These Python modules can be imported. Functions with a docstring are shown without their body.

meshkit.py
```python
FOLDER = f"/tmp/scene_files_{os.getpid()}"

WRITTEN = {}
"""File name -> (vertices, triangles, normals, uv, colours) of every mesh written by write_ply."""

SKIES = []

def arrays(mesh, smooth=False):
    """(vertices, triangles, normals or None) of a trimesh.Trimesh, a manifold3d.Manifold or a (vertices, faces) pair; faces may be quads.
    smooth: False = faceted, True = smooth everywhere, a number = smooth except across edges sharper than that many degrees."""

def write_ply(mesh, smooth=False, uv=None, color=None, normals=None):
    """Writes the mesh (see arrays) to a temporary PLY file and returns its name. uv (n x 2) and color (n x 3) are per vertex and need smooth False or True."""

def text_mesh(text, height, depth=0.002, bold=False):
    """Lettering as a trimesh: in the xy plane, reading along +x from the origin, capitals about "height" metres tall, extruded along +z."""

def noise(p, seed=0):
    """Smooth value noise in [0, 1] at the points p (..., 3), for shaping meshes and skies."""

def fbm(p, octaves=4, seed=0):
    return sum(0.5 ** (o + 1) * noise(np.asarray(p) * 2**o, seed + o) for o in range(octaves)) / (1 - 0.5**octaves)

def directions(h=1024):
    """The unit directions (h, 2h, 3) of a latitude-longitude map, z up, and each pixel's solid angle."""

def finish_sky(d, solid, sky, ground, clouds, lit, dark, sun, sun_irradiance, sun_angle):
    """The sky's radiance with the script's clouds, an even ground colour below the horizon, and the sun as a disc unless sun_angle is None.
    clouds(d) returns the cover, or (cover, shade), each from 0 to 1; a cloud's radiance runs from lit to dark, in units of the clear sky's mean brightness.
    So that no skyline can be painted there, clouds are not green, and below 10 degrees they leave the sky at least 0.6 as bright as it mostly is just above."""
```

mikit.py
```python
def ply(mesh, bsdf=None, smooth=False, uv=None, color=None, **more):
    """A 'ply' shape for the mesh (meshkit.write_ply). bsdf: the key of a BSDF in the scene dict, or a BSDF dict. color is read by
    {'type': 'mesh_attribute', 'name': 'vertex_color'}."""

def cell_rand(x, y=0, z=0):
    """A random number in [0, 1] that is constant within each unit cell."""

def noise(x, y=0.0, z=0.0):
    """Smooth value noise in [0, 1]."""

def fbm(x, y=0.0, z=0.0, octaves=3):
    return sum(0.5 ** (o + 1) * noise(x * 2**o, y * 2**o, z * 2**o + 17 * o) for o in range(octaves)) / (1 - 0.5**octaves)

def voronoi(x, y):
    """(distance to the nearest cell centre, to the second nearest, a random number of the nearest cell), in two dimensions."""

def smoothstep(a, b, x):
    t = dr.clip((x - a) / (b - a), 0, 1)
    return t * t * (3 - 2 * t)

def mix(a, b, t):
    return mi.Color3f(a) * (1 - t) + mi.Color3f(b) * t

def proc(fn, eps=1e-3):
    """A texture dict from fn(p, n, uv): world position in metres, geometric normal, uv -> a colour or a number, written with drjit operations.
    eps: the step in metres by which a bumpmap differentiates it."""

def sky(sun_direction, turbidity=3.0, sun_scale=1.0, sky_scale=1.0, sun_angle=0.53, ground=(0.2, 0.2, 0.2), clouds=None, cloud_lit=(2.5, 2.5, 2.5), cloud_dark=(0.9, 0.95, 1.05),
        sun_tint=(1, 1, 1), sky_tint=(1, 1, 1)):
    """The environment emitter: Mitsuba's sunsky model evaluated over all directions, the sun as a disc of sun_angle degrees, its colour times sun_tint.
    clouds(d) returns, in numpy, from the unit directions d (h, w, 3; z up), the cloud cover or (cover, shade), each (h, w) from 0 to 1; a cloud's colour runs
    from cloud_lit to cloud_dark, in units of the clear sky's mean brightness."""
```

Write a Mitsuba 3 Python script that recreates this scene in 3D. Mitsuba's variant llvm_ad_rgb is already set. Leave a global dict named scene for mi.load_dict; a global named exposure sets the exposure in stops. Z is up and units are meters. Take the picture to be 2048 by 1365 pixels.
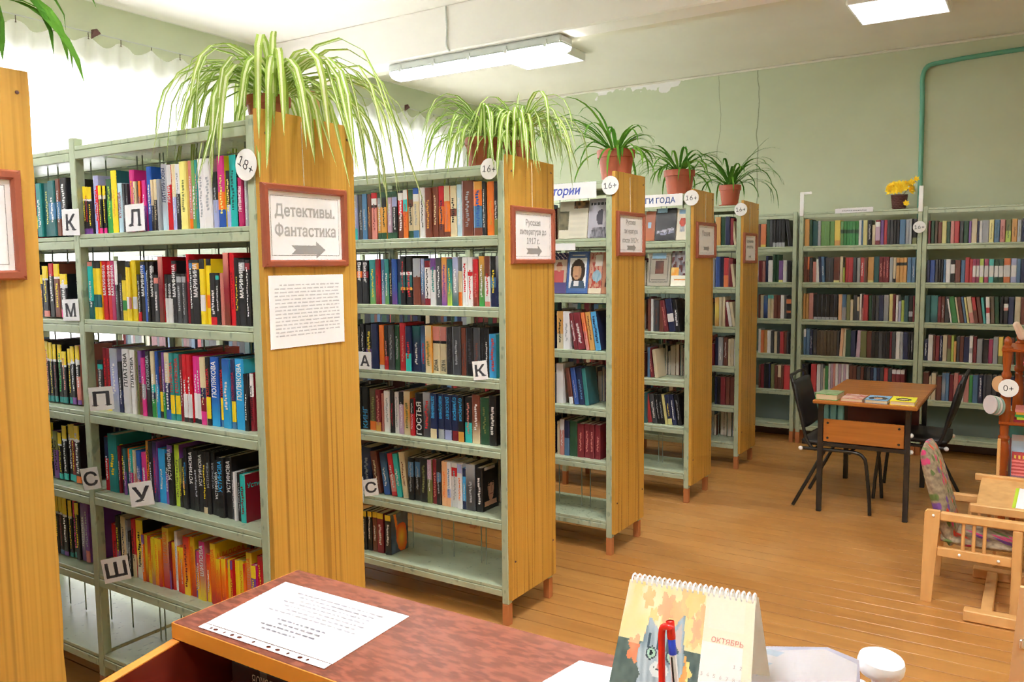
import math, random, re
import numpy as np, trimesh, shapely
from shapely.geometry import Polygon, box as sbox
import mitsuba as mi, drjit as dr
import mikit, meshkit
from mikit import proc, fbm, noise, smoothstep, cell_rand

T4 = mi.ScalarTransform4f
scene, labels = {'type': 'scene'}, {}
rng = np.random.default_rng(7)
random.seed(7)

# ---------------------------------------------------------------- camera, daylight, exposure
EYE = np.array([1.9788, 0.0, 1.65])
FWD = np.array([-0.53812093, 0.83779659, -0.09231867])
UP = np.array([-0.04082766, 0.08349148, 0.99567177])
scene['camera'] = {'type': 'perspective', 'fov': 63.6256, 'fov_axis': 'x', 'near_clip': 0.05, 'far_clip': 200.0,
                   'to_world': T4().look_at(origin=EYE.tolist(), target=(EYE + FWD).tolist(), up=UP.tolist())}
exposure = 2.95
SKY_SCALE = 10.5
LAMP = 14.0
scene['sky'] = mikit.sky((0.75, -0.45, 0.5), turbidity=4.0, sun_scale=0.0, sky_scale=SKY_SCALE, ground=(0.5, 0.5, 0.5),
                         clouds=lambda d: np.ones(d.shape[:2]), cloud_lit=(1.6, 1.6, 1.65), cloud_dark=(1.2, 1.2, 1.25))

# ---------------------------------------------------------------- helpers
def lin(c):
    c = np.asarray(c, float) / 255.0
    return np.where(c <= 0.04045, c / 12.92, ((c + 0.055) / 1.055) ** 2.4)

def mix(a, b, t):
    a, b = (mi.Color3f([float(x) for x in c]) if isinstance(c, np.ndarray) else c for c in (a, b))
    return mikit.mix(a, b, t)

def rgb(*c):
    return {'type': 'rgb', 'value': [float(x) for x in lin(c)]}

def principled(color, rough=0.5, spec=0.5, **kw):
    return {'type': 'twosided', 'b': {'type': 'principled', 'base_color': color, 'roughness': rough, 'specular': spec, **kw}}

def put(key, mesh, bsdf, smooth=False, color=None, label=None, cat=None, group=None, kind=None, to_world=None, **kw):
    """One entry of the scene; a key that is taken takes the next number."""
    if key in scene:
        n = 1
        while f'{key}_{n:03d}' in scene: n += 1
        key = f'{key}_{n:03d}'
    d = dict(mesh) if isinstance(mesh, dict) else mikit.ply(mesh, bsdf, smooth, color=color, **kw)
    if to_world is not None: d['to_world'] = to_world
    scene[key] = d
    tag(key, label, cat, group, kind)
    return key

def tag(key, label=None, cat=None, group=None, kind=None):
    e = {k: v for k, v in (('label', label), ('category', cat), ('group', group), ('kind', kind)) if v}
    if e: labels[key] = {**labels.get(key, {}), **e}

_names = {}
def thing(name, label=None, cat=None, group=None, kind=None):
    n = _names.get(name, 0); _names[name] = n + 1
    key = name if n == 0 else f'{name}_{n:03d}'
    tag(key, label, cat, group, kind)
    return key

def join(*ms):
    return trimesh.util.concatenate([trimesh.Trimesh(m.vertices, m.faces, process=False) for m in ms])

def bx(x0, x1, y0, y1, z0, z1, c=0.002):
    """A box with chamfered edges."""
    lo, hi = np.array([x0, y0, z0], float), np.array([x1, y1, z1], float)
    if c <= 0:
        m = trimesh.creation.box(hi - lo); m.apply_translation((lo + hi) / 2); return m
    c = min(c, 0.3 * (hi - lo).min())
    pts = []
    for s in np.ndindex(2, 2, 2):
        corner = np.where(s, hi, lo); inn = np.where(s, -c, c)
        for k in range(3):
            q = corner + inn; q[k] = corner[k]; pts.append(q)
    m = trimesh.convex.convex_hull(np.array(pts)); m.fix_normals(); return m

def obox(center, size, R=np.eye(3), c=0.002):
    s = np.asarray(size) / 2
    m = bx(-s[0], s[0], -s[1], s[1], -s[2], s[2], c)
    M = np.eye(4); M[:3, :3] = R; M[:3, 3] = center
    m.apply_transform(M); return m

def rot(axis, deg):
    return trimesh.transformations.rotation_matrix(math.radians(deg), axis)[:3, :3]

def moved(m, t=(0, 0, 0), R=None, about=(0, 0, 0)):
    m = m.copy(); v = np.asarray(m.vertices)
    if R is not None: v = (v - about) @ np.asarray(R).T + about
    m.vertices = v + np.asarray(t); return m

def tube(path, r, n=8, cap=True):
    """A round tube along a path of points; r a number or one radius per point."""
    P = np.asarray(path, float); r = np.broadcast_to(r, len(P))
    tan = np.gradient(P, axis=0); tan /= np.maximum(np.linalg.norm(tan, axis=1, keepdims=True), 1e-9)
    ref = np.array([0, 0, 1.0]) if abs(tan[0][2]) < 0.9 else np.array([1.0, 0, 0])
    a = np.cross(tan[0], ref); a /= np.linalg.norm(a)
    V, F = [], []
    for i in range(len(P)):
        a = a - tan[i] * (a @ tan[i]); a /= np.linalg.norm(a); b = np.cross(tan[i], a)
        th = np.arange(n) * 2 * math.pi / n
        V.append(P[i] + r[i] * (np.cos(th)[:, None] * a + np.sin(th)[:, None] * b))
    V = np.vstack(V)
    for i in range(len(P) - 1):
        for k in range(n):
            p, q = i * n + k, i * n + (k + 1) % n
            F += [[p, q, q + n], [p, q + n, p + n]]
    if cap:
        V = np.vstack([V, P[0], P[-1]]); m = len(V)
        for k in range(n):
            F += [[m - 2, (k + 1) % n, k], [m - 1, (len(P) - 1) * n + k, (len(P) - 1) * n + (k + 1) % n]]
    return trimesh.Trimesh(V, F, process=False)

def lathe(prof, n=24, center=(0, 0, 0)):
    m = trimesh.creation.revolve(np.asarray(prof, float), sections=n); m.apply_translation(center); return m

def smooth_path(pts, k=6):
    """Catmull-Rom through the points."""
    P = np.asarray(pts, float); Q = np.vstack([2 * P[0] - P[1], P, 2 * P[-1] - P[-2]]); out = []
    for i in range(1, len(Q) - 2):
        for t in np.linspace(0, 1, k, endpoint=False):
            a, b, c, d = Q[i - 1:i + 3]
            out.append(0.5 * (2 * b + (c - a) * t + (2 * a - 5 * b + 4 * c - d) * t * t + (3 * b - a - 3 * c + d) * t ** 3))
    return np.array(out + [P[-1]])

class Print:
    """Flat-coloured quads for printed things (covers, pages, cards): one mesh with a colour per vertex."""
    def __init__(s): s.v, s.f, s.c = [], [], []
    def quad(s, a, b, c, d, col, col2=None):
        n = len(s.v); s.v += [a, b, c, d]; s.f += [[n, n + 1, n + 2], [n, n + 2, n + 3]]
        s.c += [col, col, col if col2 is None else col2, col if col2 is None else col2]
    def mesh(s, m, col):
        n = len(s.v); s.v += [tuple(p) for p in np.asarray(m.vertices)]; s.f += (np.asarray(m.faces) + n).tolist(); s.c += [col] * len(m.vertices)
    def box(s, x0, x1, y0, y1, z0, z1, col): s.mesh(bx(x0, x1, y0, y1, z0, z1, 0), col)
    def arrays(s, M=None):
        v = np.array(s.v, float)
        if M is not None: v = v @ M[:3, :3].T + M[:3, 3]
        return v, np.array(s.f), np.array(s.c, float)
    def put(s, key, M=None, bsdf='m_print', **kw):
        v, f, c = s.arrays(M)
        return put(key, trimesh.Trimesh(v, f, process=False), bsdf, color=c, **kw)

def frame3(o, ex, ey, ez):
    M = np.eye(4); M[:3, 0], M[:3, 1], M[:3, 2], M[:3, 3] = ex, ey, ez, o; return M

def paint_grid(P, o, eu, ev, nu, nv, fn):
    """A flat printed picture: nu x nv cells from o along eu and ev, coloured by fn(u, v)."""
    o, eu, ev = map(lambda q: np.asarray(q, float), (o, eu, ev))
    for i in range(nu):
        for j in range(nv):
            a, b, c, d = (o + eu * (i + di) / nu + ev * (j + dj) / nv for di, dj in ((0, 0), (1, 0), (1, 1), (0, 1)))
            P.quad(a, b, c, d, fn((i + .5) / nu, (j + .5) / nv))

_text = {}
def text_shape(t, h=1.0, bold=False, serif=False, narrow=1.0):
    """Outline of a lettering as shapely, capitals h tall, baseline at y = 0."""
    key = (t, bold, serif)
    if key not in _text:
        m = meshkit.text_mesh(t, 1.0, 0.01, bold=bold)
        low = [i for i, f in enumerate(m.faces) if np.abs(m.vertices[f][:, 2]).max() < 1e-6]
        S = shapely.union_all([Polygon(m.vertices[m.faces[i]][:, :2]).buffer(1e-4) for i in low])
        if serif:
            add = []
            lower = any(ch.islower() for ch in t)
            for y, up in ((0.0, 1), (1.0, -1)) + (((0.745, -1),) if lower else ()):
                y0, y1 = (y + 0.005, y + 0.045) if up > 0 else (y - 0.045, y - 0.005)
                cut = S.intersection(sbox(-9, y0, 99, y1))
                above = S.intersection(sbox(-9, y + 0.02, 99, y + 0.06)) if up < 0 else None
                for g in getattr(cut, 'geoms', [cut]):
                    if g.is_empty: continue
                    a, _, b, _ = g.bounds
                    if 0.06 < b - a < 0.32 and (above is None or not above.intersects(sbox(a, y, b, y + 1)) ):
                        add.append(sbox(a - 0.07, y if up > 0 else y - 0.055, b + 0.07, y + 0.055 if up > 0 else y))
            S = shapely.union_all([S] + add)
        x0, _, x1, _ = S.bounds
        _text[key] = shapely.affinity.translate(S, -x0, 0)
    return shapely.affinity.scale(_text[key], h * narrow, h, origin=(0, 0))

def text_flat(t, h, **kw):
    """(vertices 2d, triangles, width) of a lettering."""
    S = text_shape(t, h, **kw).simplify(h * 0.012)
    V, F = [], []
    for g in getattr(S, 'geoms', [S]):
        if g.area < 1e-9: continue
        v, f = trimesh.creation.triangulate_polygon(g, engine='earcut')
        F += (np.asarray(f) + len(V)).tolist(); V += np.asarray(v).tolist()
    return np.array(V), np.array(F), S.bounds[2]

def lettering(P, t, h, o, ex, ey, col, center=False, maxw=None, **kw):
    """Writes t into the Print P: baseline start o, along ex, up ey."""
    v, f, w = text_flat(t, h, **kw)
    k = 1.0 if not maxw or w <= maxw else maxw / w
    v = v * [k, 1.0 if k > .6 else k / .6]; w *= k
    o, ex, ey = map(lambda q: np.asarray(q, float), (o, ex, ey))
    if center: o = o - ex * w / 2
    n = len(P.v); P.v += [tuple(o + ex * a + ey * b) for a, b in v]; P.f += (f + n).tolist(); P.c += [col] * len(v)
    return w

COL = {k: lin(v) for k, v in dict(K=(24, 24, 28), W=(238, 236, 238), Y=(248, 218, 40), R=(205, 25, 40), B=(35, 85, 175), C=(40, 195, 192), G=(50, 150, 70), P=(222, 50, 142), V=(122, 72, 155), N=(115, 58, 42),
    O=(243, 122, 30), E=(228, 210, 170), S=(168, 172, 180), L=(172, 178, 225), D=(28, 38, 78), F=(36, 78, 52), M=(128, 25, 40), T=(40, 138, 138), A=(188, 214, 62), I=(122, 127, 70), H=(218, 135, 125),
    X=(64, 66, 72), Q=(192, 222, 238), U=(45, 162, 224), b=(70, 122, 168), t=(30, 92, 96), g=(112, 168, 86), y=(242, 232, 135), o=(228, 162, 60), m=(175, 35, 95), j=(242, 182, 132), h=(204, 168, 198), J=(88, 72, 52), c=(60, 190, 215)).items()}
WORD = dict(K='black', W='white', Y='yellow', R='red', B='blue', C='turquoise', G='green', P='pink', V='purple', N='brown', O='orange', E='cream', S='grey', L='lavender', D='navy', F='dark green', M='maroon', T='teal',
    A='lime', I='olive', H='salmon', X='charcoal', Q='pale blue', U='sky-blue', b='steel-blue', t='deep teal', g='light green', y='pale yellow', o='amber', m='magenta', j='peach', h='lilac', J='dark brown', c='cyan')

# ---------------------------------------------------------------- materials
def green_paint(p, n, uv):
    a = fbm(p.x * 9, p.y * 9, p.z * 9, 3); s = fbm(p.x * 60, p.y * 60, p.z * 25, 2)
    c = mix(lin((164, 177, 150)), lin((183, 195, 168)), a)
    return mix(c, lin((118, 140, 116)), smoothstep(0.66, 0.78, s) * 0.55)
scene['m_green'] = principled(proc(green_paint), 0.36, 0.5)
def panel_wood(p, n, uv):
    k = p.y * 1.0 + p.x * 0.7
    a = noise(k * 260, p.z * 2.2, p.x * 0); b = noise(k * 95 + 7, p.z * 1.1); d = fbm(k * 14 + 3, p.z * 0.8, p.x * 0)
    c = mix(lin((206, 160, 74)), lin((187, 138, 54)), a * 0.7 + d * 0.4)
    return mix(c, lin((144, 96, 40)), smoothstep(0.62, 0.92, b) * 0.65)
scene['m_panel'] = principled(proc(panel_wood), 0.38, 0.45)
def floor_paint(p, n, uv):
    r = cell_rand(dr.floor(p.y / 0.112), 3.0); a = fbm(p.x * 3.0, p.y * 28, p.z * 0, 3); w = fbm(p.x * 1.6, p.y * 1.6, p.z * 0, 3)
    c = mix(lin((168, 114, 58)), lin((192, 138, 74)), a * 0.6 + r * 0.4)
    return mix(c, lin((196, 150, 96)), smoothstep(0.5, 0.75, w) * 0.4)
scene['m_floor'] = principled(proc(floor_paint), 0.33, 0.5)
def board_edge(p, n, uv):
    a = fbm(p.x * 5, p.y * 9, p.z * 0, 3)
    return mix(lin((80, 48, 26)), lin((196, 158, 118)), smoothstep(0.6, 0.7, a))
scene['m_gap'] = principled(proc(board_edge), 0.6, 0.3)
def wall_green(p, n, uv):
    a = fbm(p.x * 0.9 + 3, p.y * 0.9, p.z * 0.9, 4); b = fbm(p.x * 7, p.y * 7, p.z * 7, 3)
    c = mix(lin((180, 188, 158)), lin((196, 202, 174)), a * 0.8 + b * 0.2)
    low = dr.select(p.y > 7.5, 1.0, 0.0) * (1 - smoothstep(1.50, 1.506, p.z + 0.006 * noise(p.x * 9, 2.0, p.y * 0)))
    c = mix(c, mix(lin((104, 122, 114)), lin((122, 138, 128)), a), low)
    win = smoothstep(-2.6, -2.2, p.x) * smoothstep(-0.95, -1.25, p.x) * dr.select(p.y > 7.5, 1.0, 0.0)
    edge = 3.462 - 0.115 * smoothstep(0.3, 0.72, fbm(p.x * 5.5 + 9, p.z * 7.0, p.y * 0, 4)) * win
    c = mix(c, lin((226, 224, 220)), smoothstep(edge - 0.003, edge + 0.003, p.z))
    w1 = -0.345 + 0.05 * (fbm(p.z * 3.5, 4.0, p.x * 0, 4) - 0.5); w2 = -0.72 + 0.12 * (fbm(p.z * 2.0, 8.0, p.x * 0, 4) - 0.5)
    crack = dr.maximum(1 - smoothstep(0.002, 0.007, dr.abs(p.x - w1)), 0.7 * (1 - smoothstep(0.001, 0.006, dr.abs(p.x - w2))))
    return mix(c, lin((112, 122, 92)), crack * 0.7 * dr.select(p.y > 7.5, 1.0, 0.0) * smoothstep(2.0, 2.2, p.z))
scene['m_wall'] = principled(proc(wall_green), 0.7, 0.3)
def white_wash_far_shade(p, n, uv):
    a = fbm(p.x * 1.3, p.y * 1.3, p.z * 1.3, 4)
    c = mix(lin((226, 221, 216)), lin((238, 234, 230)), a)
    return mix(c, mix(lin((206, 200, 182)), lin((222, 218, 204)), a), dr.select(p.y > 5.0, 1.0, 0.0))  # beyond the beam the dimmer light is painted in as a darker olive tone
scene['m_ceiling'] = principled(proc(white_wash_far_shade), 0.85, 0.2)
def desk_top(p, n, uv):
    a = fbm(p.x * 55, p.y * 150, p.z * 0, 3); b = fbm(p.x * 9, p.y * 20, p.z * 0, 3)
    c = mix(lin((98, 46, 32)), lin((128, 68, 50)), smoothstep(0.3, 0.72, a))
    return mix(c, lin((140, 78, 58)), smoothstep(0.45, 0.8, b) * 0.45)
scene['m_desk'] = principled(proc(desk_top), 0.34, 0.5)
def plank_wood(p, n, uv):
    a = fbm(p.x * 3, p.y * 45, p.z * 45, 3)
    return mix(lin((184, 116, 52)), lin((150, 86, 34)), a)
scene['m_brown_wood'] = principled(proc(plank_wood), 0.3, 0.5)
def beech(p, n, uv):
    a = fbm(p.x * 30, p.y * 30, p.z * 6, 3)
    return mix(lin((226, 178, 116)), lin((204, 152, 92)), a)
scene['m_beech'] = principled(proc(beech), 0.45, 0.4)
def floral(p, n, uv):
    q, w, r = mikit.voronoi((p.x + p.y) * 22, (p.z + p.y * .4) * 22); a = fbm(p.x * 60, p.y * 60, p.z * 60, 2)
    c = mix(lin((176, 160, 134)), lin((98, 84, 70)), a)
    c = dr.select(r < 0.2, mix(lin((190, 60, 110)), c, smoothstep(0.25, 0.5, q)), c)
    c = dr.select((r > 0.25) & (r < 0.42), mix(lin((110, 70, 140)), c, smoothstep(0.25, 0.5, q)), c)
    c = dr.select((r > 0.5) & (r < 0.66), mix(lin((90, 110, 60)), c, smoothstep(0.25, 0.5, q)), c)
    return dr.select((r > 0.7) & (r < 0.82), mix(lin((200, 70, 50)), c, smoothstep(0.25, 0.5, q)), c)
scene['m_floral'] = principled(proc(floral), 0.85, 0.2, sheen=0.4)
scene['m_print'] = principled({'type': 'mesh_attribute', 'name': 'vertex_color'}, 0.34, 0.45)
scene['m_paper'] = principled({'type': 'mesh_attribute', 'name': 'vertex_color'}, 0.7, 0.3)
scene['m_leaf'] = {'type': 'principledthin', 'base_color': {'type': 'mesh_attribute', 'name': 'vertex_color'}, 'roughness': 0.4, 'diff_trans': 0.55}
scene['m_curtain'] = {'type': 'principledthin', 'base_color': rgb(250, 249, 250), 'roughness': 0.9, 'diff_trans': 1.25}
scene['m_glass'] = {'type': 'thindielectric'}
for nm, c, ro, kw in (('m_white', (238, 238, 236), 0.4, {}), ('m_white_gloss', (245, 245, 246), 0.15, {}), ('m_frame', (150, 78, 56), 0.35, {}), ('m_foot', (178, 112, 66), 0.5, {}), ('m_pot', (170, 86, 62), 0.45, {}),
        ('m_soil', (62, 46, 34), 0.9, {}), ('m_black', (20, 20, 21), 0.3, {}), ('m_leather', (24, 24, 25), 0.42, {}), ('m_pipe', (92, 158, 132), 0.35, {}), ('m_skirt', (70, 40, 26), 0.5, {}), ('m_orange_edge', (206, 132, 48), 0.4, {}),
        ('m_red_wood', (96, 30, 18), 0.25, {}), ('m_red_pen', (222, 38, 30), 0.25, {}), ('m_blue_pen', (40, 70, 210), 0.25, {}), ('m_radiator', (120, 168, 160), 0.45, {}), ('m_turned', (150, 68, 24), 0.22, {}), ('m_plush', (226, 200, 178), 0.95, {}),
        ('m_maroon', (70, 26, 22), 0.3, {}), ('m_petal', (255, 226, 58), 0.7, {}), ('m_wicker', (92, 60, 56), 0.7, {}), ('m_wire', (146, 160, 146), 0.4, {}), ('m_string', (226, 218, 196), 0.8, {}), ('m_grey', (186, 190, 186), 0.5, {}), ('m_cord', (96, 84, 74), 0.6, {}), ('m_tan', (206, 160, 112), 0.6, {})):
    scene[nm] = principled(rgb(*c), ro, 0.5, **kw)
scene['m_metal'] = {'type': 'roughconductor', 'material': 'Al', 'alpha': 0.25}
scene['m_clear'] = principled(rgb(240, 240, 244), 0.12, 0.5)
# ---------------------------------------------------------------- the room
XW, XR, YN, YB, ZC = -3.55, 4.2, -3.2, 7.97, 3.47
put('floor', bx(XW - .1, XR, YN, YB + .1, -0.12, -0.022, 0), 'm_gap', kind='structure')
NB = 100
board = mikit.ply(bx(XW, XR, 0.0028, 0.1092, -0.03, 0.0, 0.0012), 'm_floor')
for i in range(NB):
    put('floor__board', board, None, to_world=T4().translate([0, YB - 0.112 * (i + 1), float(rng.uniform(-.0012, 0))]))
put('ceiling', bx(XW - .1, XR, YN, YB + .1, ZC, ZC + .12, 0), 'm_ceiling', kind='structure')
put('ceiling__beam', join(bx(XW, XR, 4.80, 5.10, 3.15, ZC, .01)), 'm_ceiling')
put('wall_back', bx(XW - .1, XR, YB, YB + .12, -.1, ZC + .1, 0), 'm_wall', kind='structure')
put('wall_right', bx(XR, XR + .12, YN, YB + .1, -.1, ZC + .1, 0), 'm_wall', kind='structure')
put('wall_near', bx(XW - .1, XR + .1, YN - .12, YN, -.1, ZC + .1, 0), 'm_wall', kind='structure')
W1, W2, WZ0, WZ1 = (0.9, 4.70), (5.62, 7.55), 0.85, 3.0
put('wall_left', join(bx(XW - .3, XW, YN, W1[0], -.1, ZC + .1, 0), bx(XW - .3, XW, W1[1], W2[0], -.1, ZC + .1, 0), bx(XW - .3, XW, W2[1], YB + .1, -.1, ZC + .1, 0),
    bx(XW - .3, XW, W1[0], W1[1], -.1, WZ0, 0), bx(XW - .3, XW, W1[0], W1[1], WZ1, ZC + .1, 0), bx(XW - .3, XW, W2[0], W2[1], -.1, WZ0, 0), bx(XW - .3, XW, W2[0], W2[1], WZ1, ZC + .1, 0)), 'm_wall', kind='structure')
for n, (a, b) in enumerate((W1, W2), 1):
    w = f'window_{n}'; tag(w, kind='structure')
    k = 3 if n == 1 else 2; edges = np.linspace(a, b, k + 1)
    put(w + '__frame', join(bx(XW - .2, XW - .13, a, b, WZ0, WZ0 + .07), bx(XW - .2, XW - .13, a, b, WZ1 - .07, WZ1), *[bx(XW - .2, XW - .13, max(e - .04, a), min(e + .04, b), WZ0 + .07, WZ1 - .07) for e in edges],
        *[bx(XW - .195, XW - .14, edges[i] + .04, edges[i + 1] - .04, 2.28, 2.34) for i in range(k)]), 'm_white')
    for i in range(k):
        for z0, z1 in ((WZ0 + .07, 2.28), (2.34, WZ1 - .07)):
            y0, y1 = max(edges[i] + .04, a), edges[i + 1] - .04
            put(w + '__pane', trimesh.Trimesh([[XW - .165, y0, z0], [XW - .165, y1, z0], [XW - .165, y1, z1], [XW - .165, y0, z1]], [[0, 1, 2], [0, 2, 3]], process=False), 'm_glass')
    put(w + '__sill', bx(XW - .12, XW + .12, a - .05, b + .05, WZ0 - .04, WZ0, .006), 'm_white')
for nm, m in (('baseboard_back', bx(XW, XR, YB - .02, YB, 0, .09, .004)), ('baseboard_left', bx(XW, XW + .02, YN, YB - .02, 0, .09, .004)), ('baseboard_right', bx(XR - .02, XR, YN, YB - .02, 0, .09, .004))):
    put(nm, m, 'm_skirt', kind='structure')
# a thin plaster bead where the back wall meets the ceiling
put('trim_1', tube([[XW, YB - .008, ZC - .012], [XR, YB - .008, ZC - .012]], .012, 6), 'm_ceiling', kind='structure')

# ceiling lamps
def bar_lamp(x0, x1, y0, y1, z1, label, lens=.4):
    t = thing('ceiling_lamp', label, 'ceiling lamp')
    z0 = z1 - .055
    put(t + '__housing', join(bx(x0, x1, y0, y1, z0, z1, .012)), 'm_grey')
    ym, R = (y0 + y1) / 2, (y1 - y0) / 2 * .97
    n = 10; th = np.linspace(math.pi, 2 * math.pi, n); V, F = [], []
    for x, k in ((x0 + .004, .72), (x0 + .05, 1), (x1 - .05, 1), (x1 - .004, .72)):
        for a in th: V.append([x, ym + R * math.cos(a) * (.9 if k < 1 else 1), z0 + .062 * k * math.sin(a) + .0])
    for s in range(3):
        for k in range(n - 1): F += [[s * n + k, s * n + k + 1, s * n + n + k + 1], [s * n + k, s * n + n + k + 1, s * n + n + k]]
    F += [[0, k + 1, k] for k in range(1, n - 1)] + [[3 * n, 3 * n + k, 3 * n + k + 1] for k in range(1, n - 1)]
    m = trimesh.Trimesh(V, F, process=False)
    if (m.face_normals[:, 2] * m.area_faces).sum() > 0: m.invert()
    put(t + '__diffuser', m, 'm_white', emitter={'type': 'area', 'radiance': {'type': 'rgb', 'value': [LAMP * lens, LAMP * lens, LAMP * lens * .97]}})
    for x in np.linspace(x0 + .12, x1 - .12, 5): put(t + '__clip', bx(x - .012, x + .012, y0 - .008, y0 + .004, z0 - .012, z0 + .035, .002), 'm_grey')
    return t
def louvre_lamp(cx, cy, z, label, power=.09, group=None):
    t = thing('ceiling_lamp', label, 'ceiling lamp', group)
    h = .297
    put(t + '__housing', join(bx(cx - h, cx + h, cy - h, cy + h, z + .062, ZC, .003), bx(cx - h, cx - h + .012, cy - h, cy + h, z, z + .062), bx(cx + h - .012, cx + h, cy - h, cy + h, z, z + .062),
        bx(cx - h + .012, cx + h - .012, cy - h, cy - h + .012, z, z + .062), bx(cx - h + .012, cx + h - .012, cy + h - .012, cy + h, z, z + .062)), 'm_white')
    tb = mikit.ply(tube([[-h + .02, 0, 0], [h - .02, 0, 0]], .013, 10), 'm_white', True, emitter={'type': 'area', 'radiance': {'type': 'rgb', 'value': [LAMP * power * 1.95, LAMP * power * 1.95, LAMP * power * 1.97]}})
    for k in range(4): put(t + '__tube', tb, None, to_world=T4().translate([cx, cy - .21 + .14 * k, z + .04]))
    lv = mikit.ply(bx(-h + .012, h - .012, -.002, .002, 0, .02, .0005), 'm_white'); lx = mikit.ply(bx(-.001, .001, -h + .012, h - .012, 0.001, .019, 0), 'm_white')
    for k in range(3): put(t + '__reflector', lv, None, to_world=T4().translate([cx, cy - .14 + .14 * k, z]))
    for k in range(5): put(t + '__blade', lx, None, to_world=T4().translate([cx - .2 + .1 * k, cy, z]))
bar_lamp(-2.2, -0.72, 4.83, 4.99, 3.145, 'long glowing bar lamp under the white ceiling beam')
louvre_lamp(-1.73, 6.24, 3.40, 'square louvred ceiling lamp half hidden behind the glowing bar lamp')
louvre_lamp(1.06, 6.48, 3.40, 'square louvred ceiling lamp above the table at the top right edge')
for cx, cy, w, pw in ((-1.73, 2.9, 'over the nearest bookcases', .7), (1.06, 2.6, 'over the aisle before the beam', 1.4), (-1.2, 0.2, 'over the closest cut off bookcase', 1.1), (1.3, -.2, 'above the librarian counter', 1.5), (3.0, 1.6, 'over the right side of the near half', 1.5)):  # added unseen lamps that brighten the near half in place of a flash
    louvre_lamp(cx, cy, 3.40, 'added square louvred fill lamp ' + w, pw)
put('lamp_cable', tube(smooth_path([[-1.62, 4.79, 3.46], [-1.615, 4.792, 3.3], [-1.62, 4.79, 3.19], [-1.60, 4.80, 3.15]], 4), .006, 6), 'm_grey', label='thin cable running down the white beam to the bar lamp', cat='cable')

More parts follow.
